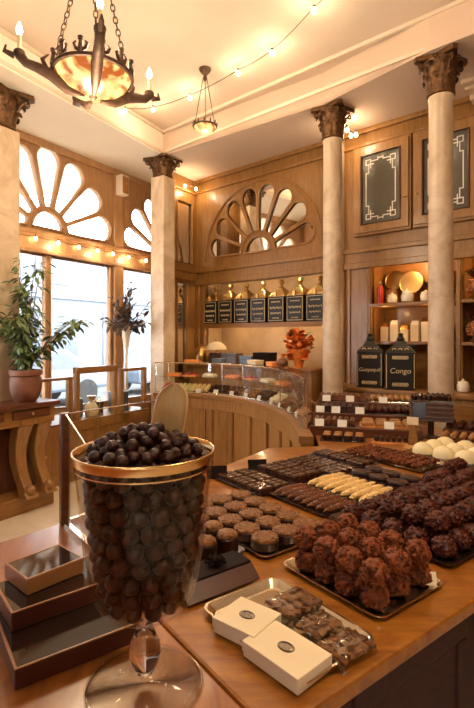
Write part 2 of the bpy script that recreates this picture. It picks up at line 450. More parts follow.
# fan mirror
t = thing('fan_mirror', 'fan shaped mirror with petal panes set high in the wood panelled wall', 'mirror', B0, RB)
mb = MB()
for h in mfans+[mhub]: loop_tube(mb, h, -.006, .014)
mb.tube([(p[0], -.004, p[1]) for p in arc(MC, MZ-.03, MR+.06, 0, PI, 40)], .022, 6)
mb.build('frame', 'oak', t, True)
for i, h in enumerate(mfans+[mhub]):
    MB().prism([(p[0], p[1]) for p in h], 0, .004, Matrix(((1,0,0,0),(0,0,1,.016),(0,1,0,0),(0,0,0,1)))).build('mirror_pane', 'mirror', t)
# remaining shell of the room
R1 = BW(5.6); L1 = WW(-8)
mb = MB(); dv = (WW(-8)-WW(0)).normalized(); 
mb.prism([(p.x,p.y) for p in (R1, R1+dv*9, R1+dv*9+Vector((.1,0,0)), R1+Vector((.1,0,0)))], 0, CEIL)
tag(mb.build('wall_right', 'oak_wall'), kind='structure')
q = R1+dv*9
mb = MB(); mb.prism([(p.x,p.y) for p in (q, WW(-9), WW(-9)+dv*.1, q+dv*.1)], 0, CEIL)
tag(mb.build('wall_front', 'walnut'), kind='structure')
mb = MB(); mb.box(2.03,2.35,-.42,0,3.95,SOF); mb.box(2.05,2.33,-.36,0,3.91,3.95); mb.box(2.07,2.31,-.26,0,3.85,3.91); mb.box(2.09,2.29,-.14,0,3.78,3.85)
tag(mb.build('trim_8','marble',loc=B0,rotz=RB,bev=.02), kind='structure')
# ------------------------------------------------------------------ columns
def capital(mb, r, h):
    mb.lathe([(r*1.02,0),(r*1.16,.01),(r*1.16,.03),(r*1.0,.04),(r*1.0,.1*h/.3),(r*1.1,h*.55),(r*1.35,h*.8),(r*1.5,h*.88)], 24)
    for tier, (z0, hh, n, out) in enumerate(((.035, h*.42, 8, .33),(.035+h*.2, h*.52, 8, .5))):
        for k in range(n):
            a = 2*PI*(k+.5*tier)/n
            ca, sa = math.cos(a), math.sin(a)
            path = [(0,0),(.12,.35),(.18,.7),(.45,.95),(.75,.98),(.85,.82),(.7,.72)]
            vs, fs = [], []
            for j, (o, zz) in enumerate(path):
                rad = r*1.02+o*r*out*1.6; w = r*.40*(1-.55*(j/6)**2)
                for sgn, dd in ((-1,0),(-.5,.06),(0,.1),(.5,.06),(1,0)):
                    rr = rad+dd*r
                    vs.append((rr*ca-sgn*w*sa, rr*sa+sgn*w*ca, z0+zz*hh))
            for j in range(6):
                for i in range(4): fs.append((j*5+i, j*5+i+1, (j+1)*5+i+1, (j+1)*5+i))
            mb.add(vs, fs)
    for k in range(4):                   # corner volutes
        a = PI/4+k*PI/2; d = Vector((math.cos(a), math.sin(a), 0))
        pts = [d*(r*1.1)+Vector((0,0,h*.45)), d*(r*1.45)+Vector((0,0,h*.72)), d*(r*1.85)+Vector((0,0,h*.86))]
        for j in range(10):
            t = 1.2-j*.7; pts.append(d*(r*(1.75+.24*(1-j/10)*math.cos(t)))+Vector((0,0,h*.76+r*.24*(1-j/10)*math.sin(t))))
        mb.tube(pts, r*.10, 6)
    ab = []
    for k in range(4):
        a = PI/4+k*PI/2; c1 = (r*2.3*math.cos(a-.09), r*2.3*math.sin(a-.09)); c2 = (r*2.3*math.cos(a+.09), r*2.3*math.sin(a+.09))
        m2 = (r*1.32*math.cos(a+PI/4), r*1.32*math.sin(a+PI/4))
        ab += [c1, c2, (m2[0]*.94+c2[0]*.0, m2[1]*.94), m2] if False else [c1, c2, m2]
    mb.prism(ab, h*.88, h)
    for k in range(4):
        a = k*PI/2; mb.ball((r*1.42*math.cos(a), r*1.42*math.sin(a), h*.9), r*.2, 1)
def column(loc, r, rot, square=False, h=SOF, caph=.33):
    t = thing('column', None, None, loc, rot, kind='structure')
    mb = MB()
    z1 = h-caph
    if square:
        mb.cbox((0,0,z1/2), (r*2,r*2,z1)); mb.cbox((0,0,.1),(r*2.4,r*2.4,.2)); mb.build('shaft', 'marble', t, bev=.012)
    else:
        mb.lathe([(r*1.4,0),(r*1.4,.08),(r*1.15,.12),(r*1.25,.16),(r*1.05,.2),(r*1.04,1.2),(r*.97,z1-.03),(r*1.04,z1-.02),(r*1.04,z1)], 32); mb.build('shaft', 'marble', t, True)
    mb = MB(); capital(mb, r*1.0, caph); o = mb.build('capital', 'bronze_gilt', t, True); o.location.z = z1
    return t
column(Vector((-2.36,4.62,0)), .15, RW, True, caph=.36); column(cB, .115, RW, True, caph=.25)
column(cC+Vector((.03,.01,0)), .10, RB); column(cD+Vector((.066,.02,0)), .10, RB)

# ------------------------------------------------------------------ window bay: platform and glazed frames
PL0 = Vector((-1.866, 5.1, 0))           # front plane of the platform, local x along the window wall
t = thing('display_platform', 'low panelled oak platform running along under the shop window', 'platform', PL0, RW)
MB().box(-.52, 1.36, .06, .62, 0, .64).build('body', 'oak', t)
MB().box(-.53, 1.37, .05, .62, .64, .665).build('ledge', 'oak_flat', t, bev=.005)
mb = MB()
for k in range(-1, 3):
    x0 = .02+k*.46; 
    mb.box(x0-.045, x0+.045, .042, .06, 0, .64)
mb.box(-.52, 1.36, .042, .06, .55, .64); mb.box(-.52, 1.36, .038, .06, 0, .12)
mb.build('panel_moulding', 'oak', t, bev=.006)
mb = MB()
for k in range(-1, 3): mb.ball((.25+k*.46, .045, .34), .018, 2)
mb.build('rosette', 'brass', t, True)
def guard(x0, x1, h, top, lab):
    t = thing('glazed_frame', lab, 'glass screen', PL0+Vector((0,0,.665))+Matrix.Rotation(RW,3,'Z') @ Vector((x0, .10, 0)), RW, group='glazed frames on the window platform')
    w = x1-x0
    MB().box(0, .055, -.03, .03, 0, h).build('post', 'oak', t, bev=.004)
    MB().box(w-.055, w, -.03, .03, 0, h).build('post', 'oak', t, bev=.004)
    MB().box(0, w, -.035, .035, h-top, h).build('top_rail', 'oak_flat', t, bev=.004)
    MB().box(.055, w-.055, -.003, .003, 0, h-top).build('glass_panel', 'case_glass', t)
guard(-.38, .16, .50, .03, 'low glazed oak frame on the window platform just behind the potted ficus')
guard(.205, .83, .60, .075, 'glazed oak frame with a thick top rail, middle of the window platform')
guard(.88, 1.35, .55, .04, 'narrow glazed oak frame on the platform end beside the square column')
# goods displayed on the platform
def gift(name, x, y, dims, mat, lab, rz=0, cat='gift box'):
    p = PL0+Matrix.Rotation(RW,3,'Z') @ Vector((x,y,.665))
    t = thing(name, lab, cat, p, RW+rz)
    w, d, h = dims
    MB().box(-w/2,w/2,-d/2,d/2,0,h*.72).build('body', mat, t, bev=.006)
    MB().box(-w/2-.004,w/2+.004,-d/2-.004,d/2+.004,h*.72,h).build('lid', mat, t, bev=.006)
    mb = MB(); mb.box(-.012,.012,-d/2-.006,d/2+.006,.0,h+.003); mb.box(-w/2-.006,w/2+.006,-.012,.012,.0,h+.003)
    for s in (-1,1):
        mb.tube([(0,0,h),(s*.04,.01,h+.05),(s*.08,0,h+.04),(s*.05,-.01,h+.005),(0,0,h)], .008, 6)
    mb.build('ribbon', 'gold', t, True)
gift('gift_box', -.12, .28, (.18,.14,.2), 'blue_ware', 'blue grey gift box with gold ribbon behind the frame next to the ficus')
gift('gift_box', .03, .45, (.13,.12,.12), 'goods_dark', 'small brown ribboned box deep on the window platform')
gift('gift_box', .36, .30, (.16,.12,.22), 'blue_ware', 'tall blue grey ribboned box behind the thick railed frame')
gift('gift_box', .72, .34, (.14,.12,.14), 'goods_dark', 'dark brown ribboned box at the far side of the middle frame')
gift('gift_box', 1.00, .235, (.20,.16,.25), 'blue_ware', 'tall blue grey ribboned box behind the narrow end frame')
# a wrapped cone fan in the middle frame
t = thing('gift_bag', 'pale cellophane bag of sweets tied in gold behind the middle frame', 'gift bag', PL0+Matrix.Rotation(RW,3,'Z') @ Vector((.54,.21,.665)), RW)
mb = MB(); mb.lathe([(.07,0),(.085,.05),(.08,.11),(.05,.15),(.018,.17)], 14); mb.build('bag', 'cream_card', t, True)
mb = MB(); mb.lathe([(.016,.168),(.03,.2),(.055,.24)], 14); mb.build('frill', 'gold', t, True)

# tall dried arrangement in a pale vase
p = PL0+Matrix.Rotation(RW,3,'Z') @ Vector((.93, .05, .665)); p = PL0+Matrix.Rotation(RW,3,'Z') @ Vector((1.20, .30, .665))
t = thing('dried_bouquet', 'tall pale vase of dark dried leaves standing before the narrow window', 'flower arrangement', p, 0)
mb = MB(); mb.lathe([(.055,0),(.06,.02),(.03,.1),(.022,.4),(.022,.6),(.05,.72),(.075,.86),(.07,.88)], 18); mb.build('vase', 'porcelain', t, True)
def leaf_mesh(mb, p, d, L, w, rnd):
    d = Vector(d).normalized(); s = d.cross(Vector((rnd.uniform(-.4,.4),rnd.uniform(-.4,.4),1)))
    if s.length < .05: s = d.orthogonal()
    s.normalize(); nn = s.cross(d)
    p = Vector(p)
    vs = [p, p+d*L*.35+s*w*.5-nn*L*.02, p+d*L*.7+s*w*.42-nn*L*.08, p+d*L-nn*L*.2, p+d*L*.7-s*w*.42-nn*L*.08, p+d*L*.35-s*w*.5-nn*L*.02, p+d*L*.4+nn*w*.10, p+d*L*.72-nn*L*.05]
    mb.add(vs, [(0,1,6),(1,2,7,6),(2,3,7),(0,6,5),(6,7,4,5),(7,3,4)])
rnd = random.Random(3)
ml, ms = MB(), MB()
for k in range(70):
    a = rnd.uniform(0,2*PI); el = rnd.uniform(-.3,1.35); L = rnd.uniform(.12,.36)
    d = Vector((math.cos(a)*math.cos(el), math.sin(a)*math.cos(el), math.sin(el)))
    e_ = Vector((0,0,.86))+d*L+Vector((0,0,.05))
    ms.tube([(0,0,.84), Vector((0,0,.86))+d*L*.5, e_], .004, 4)
    for j in range(4):
        leaf_mesh(ml, Vector((0,0,.86)).lerp(e_, .4+.2*j), d+Vector((rnd.uniform(-.7,.7),rnd.uniform(-.7,.7),rnd.uniform(-.7,.6))), rnd.uniform(.07,.12), .055, rnd)
ms.tube([(0,0,.84),(.04,0,1.1),(.06,0,1.36)], .004, 4)
for j in range(7): leaf_mesh(ml, (.05,0,1.16+.03*j), (rnd.uniform(-1,1),rnd.uniform(-1,1),.5), .06, .03, rnd)
ms.build('stem', 'stem', t); ml.build('foliage', 'leaf_dark', t); t.scale = (.88,.88,1.24)

# console with potted ficus
cp = Vector((-1.775, 4.56, 0))
t = thing('console_table', 'carved walnut console with scroll legs carrying the potted ficus', 'console table', cp, RW)
Lc = 1.5
MB().box(-Lc, 0, 0, .33, 0, .15).build('plinth', 'oak_flat', t, bev=.008)
MB().box(-Lc-.02, .04, -.05, .345, .955, 1.0).build('top', 'mid_wood', t, bev=.01)
MB().box(-Lc+.02, 0, -.01, .33, .80, .955).build('apron', 'oak_flat', t, bev=.004)
for i, (x0, x1, z0, z1) in enumerate(((-.44,-.06,.865,.94),(-.9,-.52,.865,.94))):
    d = MB().box(x0, x1, -.028, -.005, z0, z1).build('drawer', 'mid_wood', t, bev=.005)
    MB().ball(((x0+x1)/2, -.036, (z0+z1)/2), .012, 2).build('knob', 'brass', d, True)
mb = MB().box(-.36, -.10, -.02, 0, .80, .86); mb.build('frieze', 'oak_flat', t, bev=.004)
mb = MB().ball((-.23,-.03,.83), .012, 2); mb.build('rosette', 'brass', t, True)
def scroll_leg(x):
    mb = MB(); n = 20
    for j in range(n): pass
    prof = []
    for j in range(n+1):
        z = .15+.65*j/n; k = j/n
        y = -.03+.13*math.sin(PI*k*.95)*(1 if k > .25 else 1)*.8-.09*(1-k)**3+.0
        wd = .045+.03*k**2+.02*math.exp(-((k)/.1)**2)
        prof.append((y, z, wd))
    vs, fs = [], []
    for y, z, wd in prof:
        vs += [(x-wd,y,z),(x+wd,y,z),(x+wd,y+.12,z),(x-wd,y+.12,z)]
    for j in range(n):
        for i in range(4): fs.append((j*4+i, j*4+(i+1) % 4, (j+1)*4+(i+1) % 4, (j+1)*4+i))
    fs += [(3,2,1,0), (n*4,n*4+1,n*4+2,n*4+3)]
    mb.add(vs, fs)
    mb.ball((x, -.06, .21), .055, 2, (1,1,1)); 
    mb.build('leg', 'oak', t, bev=.01)
for x in (-.30, -.10, -.72, -1.3): scroll_leg(x)
MB().box(-Lc+.05, -.03, .24, .32, .15, .80).build('back_panel', 'walnut', t)
pot = Vector((-2.05, 4.70, 1.0)); pot = cp+Matrix.Rotation(RW,3,'Z') @ Vector((-.20,.15,1.0))
t = thing('potted_ficus', 'bushy green ficus in a ribbed brown pot on the walnut console', 'potted plant', pot)
mb = MB(); mb.lathe([(.09,0),(.115,.03),(.14,.10),(.146,.17),(.14,.22),(.13,.24),(.148,.25),(.152,.285),(.144,.30),(.125,.30),(.125,.26),(0,.255)], 32); mb.build('pot', 'terracotta', t, True)
ms, ml = MB(), MB(); rnd = random.Random(11)
for k in range(22):
    a = rnd.uniform(0, 2*PI); lean = rnd.uniform(.05,.42); H = rnd.uniform(.5,1.12)*(1.12-lean*.7)
    if k == 0: a, lean, H = .15, .14, 1.12
    if k in (1,2,3): a, lean, H = -.6+.35*k, .52, .62
    pts = [Vector((.03*math.cos(a),.03*math.sin(a),.25))]
    for j in range(1,6):
        s = j/5; pts.append(Vector((math.cos(a)*lean*s**1.3, math.sin(a)*lean*s**1.3, .25+H*s*(1-.28*lean*s))))
    ms.tube(pts, [.009*(1-j*.14) for j in range(6)], 5)
    for j in range(36):
        s = rnd.uniform(.22,1.0)*5; i = min(4,int(s)); p = pts[i].lerp(pts[i+1], s-i)
        b = rnd.uniform(0,2*PI); el = rnd.uniform(-.7,.5)
        d = Vector((math.cos(b)*math.cos(el), math.sin(b)*math.cos(el), math.sin(el)))
        p2 = p+d*rnd.uniform(.01,.07)
        ms.tube([p,p2], .002, 3)
        leaf_mesh(ml, p2, d+Vector((0,0,-.35)), rnd.uniform(.07,.115), rnd.uniform(.032,.048), rnd)
ms.build('stem', 'stem', t, True); ml.build('foliage', 'leaf', t)

# small box speaker in the window corner
p = WW(1.52, -.06, 0)
t = thing('wall_speaker', 'small cream box speaker on the window post near the ceiling', 'speaker', Vector((p.x,p.y,3.76)), RW)
MB().box(-.07,.07,-.12,0,-.14,.14).build('cabinet', 'plaster_cream', t, bev=.01)
MB().box(-.055,.055,-.125,-.12,-.12,.12).build('grille', 'hazel', t)

# ------------------------------------------------------------------ upper cabinets and niches
def cab_door(x0, x1, lab):
    z0, z1 = 2.80, 3.76
    t = thing('wall_cabinet', lab, 'cabinet', BW(x0,0,0), RB)
    w = x1-x0
    MB().box(0, w, -.05, 0, z0-.03, z1+.03).build('body', 'oak', t, bev=.006)
    d = plate('door', rect(.02,w-.02,z0,z1), [rect(.11,w-.11,z0+.09,z1-.09)], -.075, -.05, 'oak', t)
    mb = MB(); loop_tube(mb, rect(.11,w-.11,z0+.09,z1-.09), -.077, .012); mb.build('moulding', 'mid_wood', d, True)
    MB().box(.11, w-.11, -.062, -.055, z0+.09, z1-.09).build('glass_panel', 'door_panel', d)
    mb = MB(); a, b2, c, e_ = .165, w-.165, z0+.145, z1-.145; g, h2 = .055, .11
    def bar(x0, z0_, x1, z1_): mb.box(min(x0,x1)-.0055, max(x0,x1)+.0055, -.066, -.062, min(z0_,z1_)-.0055, max(z0_,z1_)+.0055)
    for sx in (0,1):
        for sz in (0,1):
            X = lambda k: a+k if not sx else b2-k
            Z = lambda k: c+k if not sz else e_-k
            bar(X(0),Z(h2+.04),X(0),Z(.5*(e_-c)))
            bar(X(0),Z(h2+.04),X(g*.6),Z(h2+.04)); bar(X(g*.6),Z(h2+.04),X(g*.6),Z(g))
            bar(X(0),Z(g),X(g*1.6),Z(g)); bar(X(0),Z(0),X(0),Z(g)); bar(X(0),Z(0),X(g),Z(0)); bar(X(g),Z(0),X(g),Z(g*1.7))
            bar(X(g),Z(.02),X(h2+.03),Z(.02)); bar(X(h2+.03),Z(.02),X(h2+.03),Z(-.01+.0)); bar(X(h2+.03),Z(0),X(.5*(b2-a)),Z(0))
    mb.build('fretwork', 'white_frost', d)
    MB().ball((w-.05 if 'beside' in lab else .05, -.085, z0+.32), .014, 2).build('knob', 'brass', d, True)
cab_door(.77, 1.44, 'oak wall cabinet with white fretwork glass beside the slim marble column')
cab_door(1.46, 2.13, 'oak wall cabinet with white fretwork glass partly hidden by the thick column')
cab_door(2.15, 2.82, 'oak wall cabinet at the end of the row past the column')
def shelf(x0, x1, y0, y1, z, lab, mat='oak_flat', lip=0):
    mb = MB().box(x0, x1, y0, y1, z-.035, z)
    if lip: mb.box(x0, x1, y0-.012, y0+.012, z-lip, z)
    t = mb.build('wall_shelf', mat, loc=B0, rotz=RB, bev=.004)
    tag(t, lab, 'shelf')
shelf(-1.733, .368, -.02, .418, 1.81, 'long oak shelf carrying the row of black tea tins', lip=.065)
shelf(.952, 1.878, -.01, .398, 1.99, 'upper oak niche shelf holding the red bottle and white pots')
shelf(.952, 1.878, .16, .398, 1.56, 'shallow oak shelf behind the two black chocolate tins')
shelf(1.932, 2.998, -.01, .398, 1.99, 'top shelf of the niche beyond the thick marble column')
shelf(1.932, 2.998, -.01, .398, 1.56, 'middle shelf of the niche beyond the thick marble column')
# lower cabinet (base for the big tins)
t = thing('base_cabinet', 'long oak base cabinet with drawers under the niches', 'cabinet', B0, RB)
MB().box(.66, 3.4, -.40, -.005, 0, 1.03).build('body', 'oak', t)
MB().box(.64, 3.4, -.43, -.005, 1.03, 1.07).build('top', 'oak_flat', t, bev=.006)
for k in range(4):
    x0 = .72+k*.62
    d = MB().box(x0, x0+.56, -.425, -.40, .80, .98).build('drawer', 'oak_flat', t, bev=.008)
    mb = MB(); mb.tube([(x0+.20,-.425,.89),(x0+.22,-.455,.88),(x0+.28,-.46,.87),(x0+.34,-.455,.88),(x0+.36,-.425,.89)], .007, 6); mb.build('handle', 'brass', d, True)
    MB().box(x0, x0+.56, -.42, -.40, .1, .75).build('door', 'oak', t, bev=.008)
# back counter under the tins
t = thing('back_counter', 'oak back counter under the shelf of tins carrying the scale and boxes', 'counter', B0, RB)
MB().box(-1.72, .36, -.30, -.005, 0, 1.19).build('body', 'oak', t)
MB().box(-1.73, .37, -.33, -.005, 1.19, 1.23).build('top', 'oak_flat', t, bev=.006)

# tins with brass lids on the long shelf
def squiggle(mb, x0, x1, y, z, amp, n, th):
    pts = [(x0+(x1-x0)*k/n, y, z+amp*math.sin(k*2.1)*(.6+.4*math.sin(k*1.3))) for k in range(n+1)]
    mb.tube(pts, th, 4)
def tin_black(loc, rz, lab, seed):
    t = thing('tea_tin', lab, 'tin', loc, rz, 'black tea tins on the long shelf')
    MB().box(-.13,.13,-.13,.13,0,.34).build('body', 'black_tin', t, bev=.008)
    mb = MB(); rnd = random.Random(seed)
    for z, w, a in ((.27,.07,.012),(.19,.095,.022),(.12,.08,.018),(.055,.05,.01)):
        squiggle(mb, -w, w, -.131, z, a, 26, .0042)
    for x in (-.118,.118): mb.box(x-.003,x+.003,-.133,-.13,.02,.32)
    mb.box(-.118,.118,-.133,-.13,.02,.026); mb.box(-.118,.118,-.133,-.13,.314,.32)
    mb.build('gold_decoration', 'gold_ink', t)
    l2 = MB().frustum((0,0,.34),(.262,.262),(.235,.235),.03).frustum((0,0,.37),(.235,.235),(.12,.12),.07).build('lid', 'brass', t, bev=.006)
    MB().lathe([(.055,.44),(.058,.455),(.03,.475),(.02,.49),(.022,.51),(.04,.53),(.036,.555),(.015,.575),(.0,.58)], 20).build('knob', 'brass', l2, True)
    mb = MB(); mb.box(-.02,.02,-.155,-.13,.335,.40); mb.build('clasp', 'brass', l2, bev=.004)
names = ['black tin with a brass lid at the dark end of the shelf by the corner','black brass lidded tin, second from the corner on the long shelf',
 'black brass lidded tin, third from the corner on the long shelf','black brass lidded tin with gold script, fourth from the corner',
 'black brass lidded tin, fifth from the corner, under the fan mirror','black brass lidded tin, next but one to the marble column',
 'black brass lidded tin half hidden by the slim marble column']
for k in range(7):
    tin_black(BW(-1.58+k*.302, .12, 1.81), RB, names[k], k)
# weighing scale
p = BW(-1.30, -.17, 1.23)
t = thing('weighing_scale', 'old weighing scale with domed pan on the back counter', 'scale', p, RB)
MB().frustum((0,0,0),(.26,.22),(.16,.12),.16).build('base', 'iron', t, bev=.01)
MB().lathe([(.02,.16),(.02,.20),(.15,.205),(.145,.24),(.10,.29),(.04,.315),(0,.32)], 24).build('pan', 'cream_card', t, True)
MB().lathe([(.0,.32),(.02,.33),(.018,.36),(0,.37)], 12).build('knob', 'brass', t, True)
p = BW(-1.60, -.17, 1.23)
t = thing('brass_jar', 'squat brass jar with lidded top beside the weighing scale', 'jar', p, RB)
MB().lathe([(.07,0),(.10,.02),(.11,.10),(.10,.17),(.09,.18)], 24).build('body', 'brass', t, True)
MB().lathe([(.095,.18),(.09,.20),(.05,.235),(.015,.25),(.024,.275),(.0,.29)], 24).build('lid', 'brass', t, True)
def stacked(x, y, dims, mat, lab, base=1.23):
    t = thing('carton', lab, 'box', BW(x,y,base), RB+.1)
    w,d,h = dims
    MB().box(-w/2,w/2,-d/2,d/2,0,h-.03).build('body', mat, t, bev=.004)
    MB().box(-w/2-.004,w/2+.004,-d/2-.004,d/2+.004,h-.03,h).build('lid', mat, t, bev=.004)
stacked(-1.03,-.14,(.26,.18,.16),'goods_dark','dark brown carton on the back counter next to the scale')
stacked(-.72,-.14,(.20,.18,.13),'blue_ware','grey blue carton in the middle of the back counter')
stacked(-.45,-.14,(.26,.18,.18),'dark_card','black carton on the back counter near the orange bouquet')
# orange bouquet
p = BW(.10,-.175,1.23)
t = thing('orange_bouquet', 'bouquet wrapped in orange paper against the slim marble column', 'bouquet', p, RB)
mb = MB(); mb.lathe([(.05,0),(.06,.06),(.09,.14),(.13,.22),(.10,.24),(0,.2)], 16); o = mb.build('wrapping', 'paper_orange', t, True)
mb = MB(); rnd = random.Random(5)
for k in range(80):
    a = rnd.uniform(0,2*PI); z = rnd.uniform(.10,.43); rr = rnd.uniform(.02,.135)*(1 if z < .4 else .7)
    d = Vector((math.cos(a),math.sin(a),rnd.uniform(.1,1.2)))
    for j in range(3): leaf_mesh(mb, (rr*math.cos(a),rr*math.sin(a),z), d+Vector((rnd.uniform(-.8,.8),rnd.uniform(-.8,.8),rnd.uniform(-.3,.8))), .085, .075, rnd)
mb.build('petal', 'paper_orange', t)
mb = MB()
for k in range(14):
    a = rnd.uniform(0,2*PI); leaf_mesh(mb, (.06*math.cos(a),.06*math.sin(a),.36), (math.cos(a),math.sin(a),1.2), .13,.04, rnd)
mb.build('leaf', 'leaf', t)

# ------------------------------------------------------------------ niche contents
def text_mesh(txt, size, mat, parent, loc, name='lettering'):
    cu = bpy.data.curves.new(name, 'FONT'); cu.body = txt; cu.size = size; cu.align_x = 'CENTER'; cu.align_y = 'CENTER'; cu.extrude = .001; cu.shear = .15
    t = bpy.data.objects.new('tmp', cu); COL.objects.link(t); bpy.context.view_layer.update()
    me = bpy.data.meshes.new_from_object(t.evaluated_get(bpy.context.evaluated_depsgraph_get()))
    bpy.data.objects.remove(t); bpy.data.curves.remove(cu)
    for v in me.vertices: v.co = (v.co.x+loc[0], loc[1]-v.co.z, v.co.y+loc[2])
    me.materials.clear(); me.materials.append(MATS[mat]); me.name = name
    o = bpy.data.objects.new(name, me); COL.objects.link(o); o.parent = parent
    return o
def big_tin(x, w, txt, lab):
    t = thing('chocolate_tin', lab, 'tin', BW(x, -.22, 1.07), RB+.35, 'large black chocolate tins')
    h = .385
    MB().box(-w/2,w/2,-w/2,w/2,0,h).build('body', 'black_tin', t, bev=.008)
    mb = MB()
    for zz in (.055, h-.055):
        for s in (-1,1):
            for k in range(3):
                mb.tube([(s*(.012+.026*k)+.012*math.cos(q), -w/2-.002, zz+.016*math.sin(q)) for q in [2*PI*j/10 for j in range(10)]], .0035, 4, closed=True)
        mb.box(-.075,.075,-w/2-.003,-w/2,zz-.003,zz+.003)
    for s in (-1,1): mb.box(s*(w/2-.014)-.003, s*(w/2-.014)+.003, -w/2-.003, -w/2, .02, h-.02)
    mb.build('gold_border', 'gold_ink', t)
    text_mesh(txt, .075 if len(txt) < 7 else .056, 'gold_ink', t, (0,-w/2-.002,h*.5))
    l2 = MB().frustum((0,0,h),(w*.98,w*.98),(w*.62,w*.62),.055).build('lid', 'black_tin', t, bev=.006)
    MB().frustum((0,0,h+.055),(w*.55,w*.55),(w*.34,w*.34),.06).lathe([(.035,h+.115),(.045,h+.13),(.03,h+.155),(.022,h+.17),(.03,h+.185),(0,h+.20)], 16).build('finial', 'black_tin', l2)
    mb = MB()
    for s in (-1,0,1): mb.tube([(s*.06+.018*math.cos(q), -w*.41, h+.025+.012*math.sin(q)) for q in [2*PI*j/10 for j in range(10)]], .0035, 4, closed=True)
    mb.build('gold_trim', 'gold_ink', l2)
big_tin(1.06, .27, 'Guayaquil', 'black chocolate tin with Guayaquil in gold lettering beside the Congo tin')
big_tin(1.395, .295, 'Congo', 'black chocolate tin lettered Congo in gold in the lit niche')
big_tin(1.72, .27, 'Congo', 'black chocolate tin mostly hidden behind the thick column') if False else None
def copper_dish(x, z, r, lab, y=.32):
    p = BW(x, y, z)
    t = thing('copper_dish', lab, 'dish', p, RB, 'copper dishes on the niche shelf')
    M = Matrix.Translation((0,0,r)) @ Matrix.Rotation(math.radians(78),4,'X')
    MB().lathe([(0,-.045),(r*.55,-.04),(r*.8,-.015),(r*.86,.0),(r,.006),(r,.012),(r*.84,.008),(r*.78,-.006),(r*.5,-.03),(0,-.034)], 32, M=M).build('bowl', 'copper', t, True)
    MB().lathe([(r*.97,.006),(r*1.03,.012),(r*1.0,.02),(r*.95,.014)], 32, M=M).build('rim', 'brass', t, True)
copper_dish(1.12, 1.99+.17, .115, 'copper dish standing over the red bottle'); copper_dish(1.345, 1.99+.10, .135, 'shining copper dish leaning behind the white pot', .23)
copper_dish(1.64, 1.99+.10, .135, 'copper dish showing past the thick column edge')
# little brackets carry the dishes
for x, zt in ((1.12,.165),(1.345,.095),(1.64,.095)):
    tag(MB().box(-.05,.05,.17,.36,0,zt).build('plate_stand', 'oak_flat', loc=BW(x,0,1.99), rotz=RB), 'small oak block carrying the copper dish at %s' % ('the red bottle' if x < 1.2 else 'the white pot' if x < 1.5 else 'the thick column edge'), 'plate stand')
t = thing('red_bottle', 'slim red bottle on the upper niche shelf', 'bottle', BW(1.04,.08,1.99), RB)
MB().lathe([(.035,0),(.037,.01),(.037,.15),(.03,.19),(.016,.205),(.014,.23)], 20).build('body', 'red_glass', t, True)
MB().lathe([(.017,.23),(.017,.25),(0,.252)], 16).build('cap', 'gold', t, True)
def pot_white(x, y, z, s, lab, nm='white_pot'):
    t = thing(nm, lab, 'pot', BW(x,y,z), RB)
    MB().lathe([(.04*s,0),(.055*s,.01*s),(.06*s,.06*s),(.05*s,.085*s),(.045*s,.09*s)], 20).build('body', 'porcelain', t, True)
    MB().lathe([(.052*s,.09*s),(.05*s,.098*s),(.025*s,.108*s),(.012*s,.112*s),(.016*s,.122*s),(0,.13*s)], 20).build('lid', 'porcelain', t, True)
pot_white(1.19, .06, 1.99, .95, 'small white lidded pot next to the red bottle')
pot_white(1.36, .06, 1.99, 1.15, 'larger white lidded pot under the shining copper dish')
pot_white(1.56, .06, 1.99, 1.0, 'white lidded pot on the niche shelf at the column edge')
for k in range(7):
    x = 1.02+k*.118; h = (.17,.20,.14,.19,.22,.16,.18)[k]
    t = thing('cream_packet', ['narrow cream packet at the niche side behind the Guayaquil tin','cream packet with gold flap behind the Guayaquil tin','short cream packet between the two tins',
        'cream packet behind the Congo tin lid','tall cream packet beside the Congo tin finial','cream packet near the thick column','cream packet half behind the thick column'][k], 'packet', BW(x,.26,1.56), RB, 'cream packets behind the tins')
    MB().box(-.045,.045,-.03,.03,0,h).build('body', 'cream_card', t, bev=.003)
    MB().frustum((0,0,h),(.09,.06),(.07,.008),.045).build('flap', 'white_card' if k % 2 else 'gold', t)
# red leafed ornaments beyond the column
for i, (z, lab) in enumerate(((1.99,'red pineapple shaped ornament on the top shelf beyond the column'),(1.56,'red pineapple shaped ornament on the middle shelf beyond the column'))):
    t = thing('pineapple_ornament', lab, 'ornament', BW(2.055,.03,z), RB)
    MB().lathe([(.05,0),(.06,.015),(.03,.04),(.02,.06)], 20).build('foot', 'brass', t, True)
    mb = MB(); mb.lathe([(.02,.055),(.06,.08),(.075,.13),(.065,.18),(.035,.21)], 20)
    for j in range(5):
        for k in range(10):
            a = 2*PI*(k+.5*(j % 2))/10; z1 = .08+.026*j; rr = (.062,.074,.077,.072,.06)[j]; mb.ball((rr*math.cos(a),rr*math.sin(a),z1), .016, 1)
    mb.build('fruit', 'copper', t, True)
    mb = MB(); rnd = random.Random(i)
    for k in range(22):
        a = rnd.uniform(0,2*PI); leaf_mesh(mb, (.012*math.cos(a),.012*math.sin(a),.205), (math.cos(a),math.sin(a),rnd.uniform(.6,2.5)), .13, .03, rnd)
    mb.build('crown', 'choc_red', t)
pot_white(1.98, -.12, 1.07, 1.0, 'white lidded pot on the base cabinet beyond the column')
t = thing('copper_jug', 'round copper jug on the base cabinet beyond the column', 'jug', BW(2.20,-.14,1.07), RB)
MB().lathe([(.05,0),(.08,.02),(.085,.08),(.05,.13),(.04,.15),(.05,.17)], 22).build('body', 'copper', t, True)
MB().tube([(.05,0,.16),(.11,0,.15),(.12,0,.09),(.08,0,.05)], .008, 7).build('handle', 'brass', t, True)
